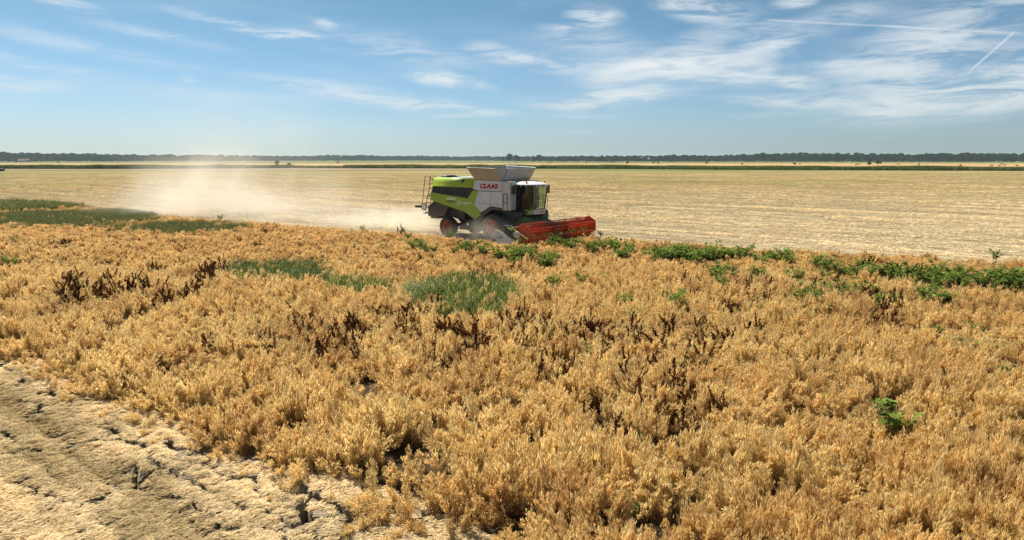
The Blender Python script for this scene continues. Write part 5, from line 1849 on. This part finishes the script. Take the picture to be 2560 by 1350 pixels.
BUSH = [
    (690, 417, 400, 24, 'rounded bush rising above the reeds inside the dust', (0.07, 0.10, 0.04)),
    (722, 417, 406, 16, 'lower bush right of the rounded bush inside the dust', (0.08, 0.11, 0.045)),
    (845, 408, 402.5, 9, 'small bush left of the combine in the far meadow', (0.05, 0.06, 0.03)),
    (1288, 407.5, 403.5, 8, 'small dark bush under the tallest tree', (0.05, 0.06, 0.03)),
    (1373, 408, 404, 20, 'flat wide bush right of the lone broad tree', (0.05, 0.07, 0.03)),
    (1466, 409, 406, 6, 'tiny dark bush alone in the tan far meadow', (0.035, 0.045, 0.02)),
    (1527, 409, 402.5, 34, 'long green bush in the far meadow', (0.065, 0.095, 0.03)),
    (1569, 409.5, 402, 9, 'upright dark bush right of the long green bush', (0.04, 0.06, 0.025)),
    (1633, 409.5, 405, 13, 'left one of two low dark bushes side by side', (0.035, 0.05, 0.02)),
    (1647, 409.5, 405, 14, 'right one of two low dark bushes side by side', (0.04, 0.055, 0.025)),
    (1767, 410, 402.5, 7, 'narrow dark bush in the meadow right of the two low ones', (0.035, 0.055, 0.022)),
    (1855, 412, 408, 7, 'small round bush close above the reeds right of centre', (0.035, 0.05, 0.02)),
    (1987, 411.5, 404.5, 10, 'dark upright bush in the meadow at the right', (0.035, 0.055, 0.022)),
    (2000, 411.5, 409, 9, 'low bush at the right foot of the dark upright one', (0.04, 0.06, 0.025)),
    (2142, 413, 408.5, 28, 'flat olive bush left of the big dark pair', (0.08, 0.10, 0.04)),
    (2173, 413, 399.5, 16, 'left bush of the big dark pair at the right', (0.04, 0.062, 0.022)),
    (2196, 413.5, 401, 15, 'right bush of the big dark pair at the right', (0.035, 0.055, 0.022)),
    (2240, 412.5, 409.5, 32, 'flat olive bush right of the big dark pair', (0.08, 0.10, 0.04)),
    (2297, 414, 407.5, 4, 'thin stump like bush in the tan meadow at right', (0.05, 0.055, 0.03)),
    (2398, 415, 411, 17, 'low rounded dark bush in the right meadow', (0.045, 0.065, 0.025)),
    (2478, 415, 411, 10, 'small dark bush left of the widest low bush', (0.04, 0.055, 0.025)),
    (2504, 415.5, 408.5, 32, 'widest low dark bush near the right edge', (0.04, 0.06, 0.025)),
    (2542, 415.5, 412, 12, 'small low bush next to the right edge', (0.045, 0.06, 0.025)),
    (147, 407.5, 403.5, 7, 'small dark bush right of the farmhouse', (0.045, 0.055, 0.03)),
    (40, 405.8, 398.5, 9, 'brown scrubby bush left of the white farmhouse', (0.11, 0.085, 0.05)),
]
for k, (x, yb, yt, w, label, col) in enumerate(BUSH):
    tree(x, yb, yt, w, 930 + k, label, col, 'bush', False, 'bush', n=260)

# farmhouse and red barn
wall_m = paint('white_wall', (0.70, 0.68, 0.62), 0.8, dust=0.3)
roof_m = paint('red_roof', (0.28, 0.085, 0.06), 0.8, dust=0.3)
brick_m = paint('red_wall', (0.26, 0.10, 0.075), 0.85, dust=0.2)
pane_m = paint('dark_pane', (0.03, 0.03, 0.035), 0.2, dust=0.0)


def house(x, yb, wpx, h, d, wm, rm, label, name, openings):
    X_, Y_ = far_pt(x, yb)
    w = wpx * Y_ / F_PX
    e = empty(name, (X_, Y_, 0), R(6))
    b_ = MB()
    b_.box(-w / 2, w / 2, -d / 2, d / 2, 0, h)
    b_.prism([(-w / 2, h), (w / 2, h), (0, h)], -d / 2, d / 2) if False else None
    b_.build('wall', wm, e)
    b_ = MB()
    b_.mesh_part([(-w / 2 - 0.4, -d / 2 - 0.5, h + 0.003), (w / 2 + 0.4, -d / 2 - 0.5, h + 0.003), (w / 2 + 0.4, d / 2 + 0.5, h + 0.003), (-w / 2 - 0.4, d / 2 + 0.5, h + 0.003), (-w / 2 - 0.4, 0, h + d * 0.38), (w / 2 + 0.4, 0, h + d * 0.38)],
                 [(0, 1, 5, 4), (2, 3, 4, 5), (0, 4, 3), (1, 2, 5), (0, 3, 2, 1)])
    b_.build('roof', rm, e)
    for (a, c, z0, z1, nm) in openings:
        b_ = MB()
        b_.box(a * w, c * w, -d / 2 - 0.08, -d / 2 - 0.003, z0, z1)
        b_.build(nm, pane_m, e)
    tag(e, label, 'house' if name == 'farmhouse' else 'barn')


house(54.5, 405, 13.5, 3.6, 7, wall_m, roof_m, 'small white farmhouse with red roof far away at the left', 'farmhouse', [(-0.36, -0.2, 0.9, 2.2, 'window'), (-0.06, 0.08, 0.03, 2.3, 'door'), (0.2, 0.36, 0.9, 2.2, 'window')])
house(68, 404.8, 10.5, 3.4, 9, brick_m, roof_m, 'dark red barn right beside the white farmhouse', 'red_barn', [(-0.2, 0.1, 0.03, 2.6, 'door')])

# machine cut off by the left edge of the photograph: a dark tractor
X_, Y_ = far_pt(-16, 428.3)
tr_ = empty('tractor', (X_, Y_, 0), R(-8))
tag(tr_, 'dark green tractor with white roof cut off by the left edge', 'tractor')
dkg = paint('tractor_green', (0.02, 0.06, 0.025), 0.4, dust=0.2)
b = MB()
b.box(-1.2, 2.6, -0.55, 0.55, 1.1, 2.2)
b.box(-2.2, -1.0, -0.9, 0.9, 1.0, 1.9)
b.prism([(2.6, 1.1), (2.6, 2.1), (3.0, 1.9), (3.0, 1.1)], -0.5, 0.5)
b.build('body', dkg, tr_, bevel=0.05)
b = MB()
b.prism([(-1.7, 1.9), (0.5, 1.9), (0.35, 3.5), (-1.55, 3.5)], -0.8, 0.8)
b.build('cab', pane_m, tr_, bevel=0.05)
b = MB()
b.box(-1.9, 0.6, -0.95, 0.95, 3.5, 3.75)
b.build('cab_roof', WHITE, tr_, bevel=0.06)
for (u, v, r_) in ((-1.3, -1.0, 1.0), (-1.3, 1.0, 1.0), (2.2, -0.95, 0.75), (2.2, 0.95, 0.75)):
    wh = empty('wheel')
    wh.parent = tr_
    b = MB()
    b.lathe([(-0.28, r_ * 0.55), (-0.3, r_ * 0.9), (-0.2, r_), (0.2, r_), (0.3, r_ * 0.9), (0.28, r_ * 0.55)], (u, v, r_), 'y', 24)
    b.build('tyre', RUB, wh)
    b = MB()
    b.lathe([(-0.1, r_ * 0.57), (-0.1, 0.0)], (u, v, r_), 'y', 20)
    b.lathe([(0.1, r_ * 0.57), (0.1, 0.0)], (u, v, r_), 'y', 20)
    b.build('rim', GREYW, wh)
b = MB()
b.tube([(3.6, -1.9, 0.72), (3.6, 1.9, 0.72)], 0.68, 16)
b.tube([(2.7, 0, 1.1), (3.6, 0, 0.75)], 0.12, 6)
b.build('front_roller', BLACK, tr_)

# ------------------------------------------------------------------ dust, chaff and the air itself
def volume_box(name, x0, x1, y0, y1, z0, z1, label, cat):
    b_ = MB()
    b_.box(x0, x1, y0, y1, z0, z1)
    o_ = b_.build(name, [], None)
    return tag(o_, label, cat, kind='stuff')


def dust_mat(name, col, dens, blobs, nscale, stretch=(1, 1, 1), rate=1.0, aniso=0.4, nlo=0.35, nhi=0.68):
    """blobs: (centre, half sizes, strength) in world metres; noise breaks them up"""
    m_, T = mat(name)
    pos_ = T.add('ShaderNodeNewGeometry').outputs['Position']
    total = None
    for (c_, s_, st_, rz) in blobs:
        q = T.mapping(pos_, loc=c_, rot=(0, 0, rz), scale=s_, kind='TEXTURE')
        l_ = T.vmath('LENGTH', q, out=1)
        v_ = T.rng(l_, 1.0, 0.0, 0.0, st_)
        total = v_ if total is None else T.math('ADD', total, v_)
    nz = T.noise(T.mapping(pos_, scale=stretch), nscale, 3, 0.55)
    d_ = T.math('MULTIPLY', T.math('MULTIPLY', total, T.rng(nz, nlo, nhi, 0.18, 1.0)), dens)
    pv = T.add('ShaderNodeVolumePrincipled')
    pv.inputs['Color'].default_value = (*col, 1)
    pv.inputs['Anisotropy'].default_value = aniso
    T.l.new(d_, pv.inputs['Density'])
    T.l.new(pv.outputs[0], T.out.inputs['Volume'])
    try:
        m_.cycles.volume_step_rate = rate
    except Exception:
        m_.volume_intersection_method = 'FAST'
    return m_


def at_dist(x, y, dist):
    """world point seen at photo pixel (x, y), at the given distance along +Y"""
    r = px_ray(x, y)
    t = dist / r[1]
    return (r[0] * t, dist, CAM_H + r[2] * t)


# tall dust cloud hanging over the track behind the machine
c0 = at_dist(500, 520, 72)
blobs = [((c0[0], 70, 0.5), (11.5, 9.0, 4.6), 0.42, 0), ((c0[0] + 0.5, 75, 2.6), (12, 8.0, 5.4), 0.34, 0), ((c0[0] + 1.0, 79, 6.0), (17, 7.0, 9.5), 0.06, 0),
         ((c0[0] + 10, 65, 0.0), (14, 7, 3.4), 0.26, R(-38)), ((c0[0] + 9, 76, 1.0), (15, 7, 4.8), 0.2, 0), ((c0[0] + 22, 56, 0.0), (14, 5.0, 2.6), 0.42, R(-38))]
dc_ = volume_box('dust_cloud', c0[0] - 20, c0[0] + 30, 50, 88, 0.02, 15.5, 'tall pale dust cloud hanging over the stubble behind the machine', 'dust')
dc_.data.materials.append(dust_mat('dust_air', (0.95, 0.885, 0.775), 0.48, blobs, 0.24, (1, 1, 0.8), 1.0))


def blob_at(u, v, z, su, sv, sz, st):
    return ((ORG[0] + u * DX + v * NX, ORG[1] + u * DY + v * NY, z), (su, sv, sz), st, HEAD)


# straw and chaff blown out at the back
ch = volume_box('chaff_plume', *sorted((ORG[0] + -19 * DX - 6 * NX, ORG[0] - 4 * DX + 6 * NX)), ORG[1] - 4.2 * DY * -1 - 12, ORG[1] + 22, 0.07, 4.2, 'yellowish plume of chaff blown out behind the combine', 'dust')
ch.data.materials.append(dust_mat('chaff_air', (0.98, 0.94, 0.76), 0.9, [blob_at(-7.9, 0, 1.1, 2.2, 1.8, 1.0, 0.9), blob_at(-10.0, 0, 0.7, 3.6, 2.8, 1.4, 0.75), blob_at(-13.5, 0.3, 0.6, 5.5, 3.8, 1.5, 0.4)], 1.1, (1, 1, 1), 1.0))
# grey dust boiling up round the wheels
wd = volume_box('wheel_dust', ORG[0] - 6.5, ORG[0] + 3.2, ORG[1] - 5.5, ORG[1] + 3.6, 0.08, 2.6, 'grey dust boiling up around the front wheel of the combine', 'dust')
wd.data.materials.append(dust_mat('wheel_air', (0.86, 0.80, 0.72), 1.0, [blob_at(0.7, -2.6, 0.8, 2.2, 0.9, 1.2, 0.6), blob_at(2.0, -2.3, 1.0, 1.4, 0.9, 1.1, 0.65), blob_at(-2.0, -2.3, 0.4, 3.4, 0.9, 0.8, 0.5)], 1.0, (1, 1, 1), 1.0))

# flying bits of straw in the plume: one object
r = random.Random(5)
b = MB()
for _ in range(900):
    t = r.random() ** 1.3
    u = -6.6 - 5.5 * t
    v = r.gauss(0, 0.35 + 1.3 * t)
    z = max(0.06, 1.35 - 1.25 * t + r.gauss(0, 0.12 + 0.28 * t))
    c = Vector((u, v, z))
    d = rand_unit(r) * r.uniform(0.02, 0.06)
    sw = d.cross(rand_unit(r)).normalized() * 0.012
    b.face([c - d - sw, c - d + sw, c + d + sw, c + d - sw], shade(r, (0.62, 0.52, 0.22)))
o = b.build('flying_chaff', plant_mat('chaff_bits', 0.3, False), None, (ORG[0], ORG[1], 0), colour=True)
o.rotation_euler = (0, 0, HEAD)
tag(o, 'bits of chopped straw flying out behind the combine', 'chaff', kind='stuff')

hz = volume_box('haze', -4700, 4700, -380, 5300, -1.0, 40, 'thin bluish summer haze over the whole plain', 'haze')
m, T = mat('haze_air')
pv = T.add('ShaderNodeVolumePrincipled')
pv.inputs['Color'].default_value = (0.70, 0.90, 1.0, 1)
pv.inputs['Density'].default_value = 0.00007
pv.inputs['Anisotropy'].default_value = 0.2
T.l.new(pv.outputs[0], T.out.inputs['Volume'])
hz.data.materials.append(m)
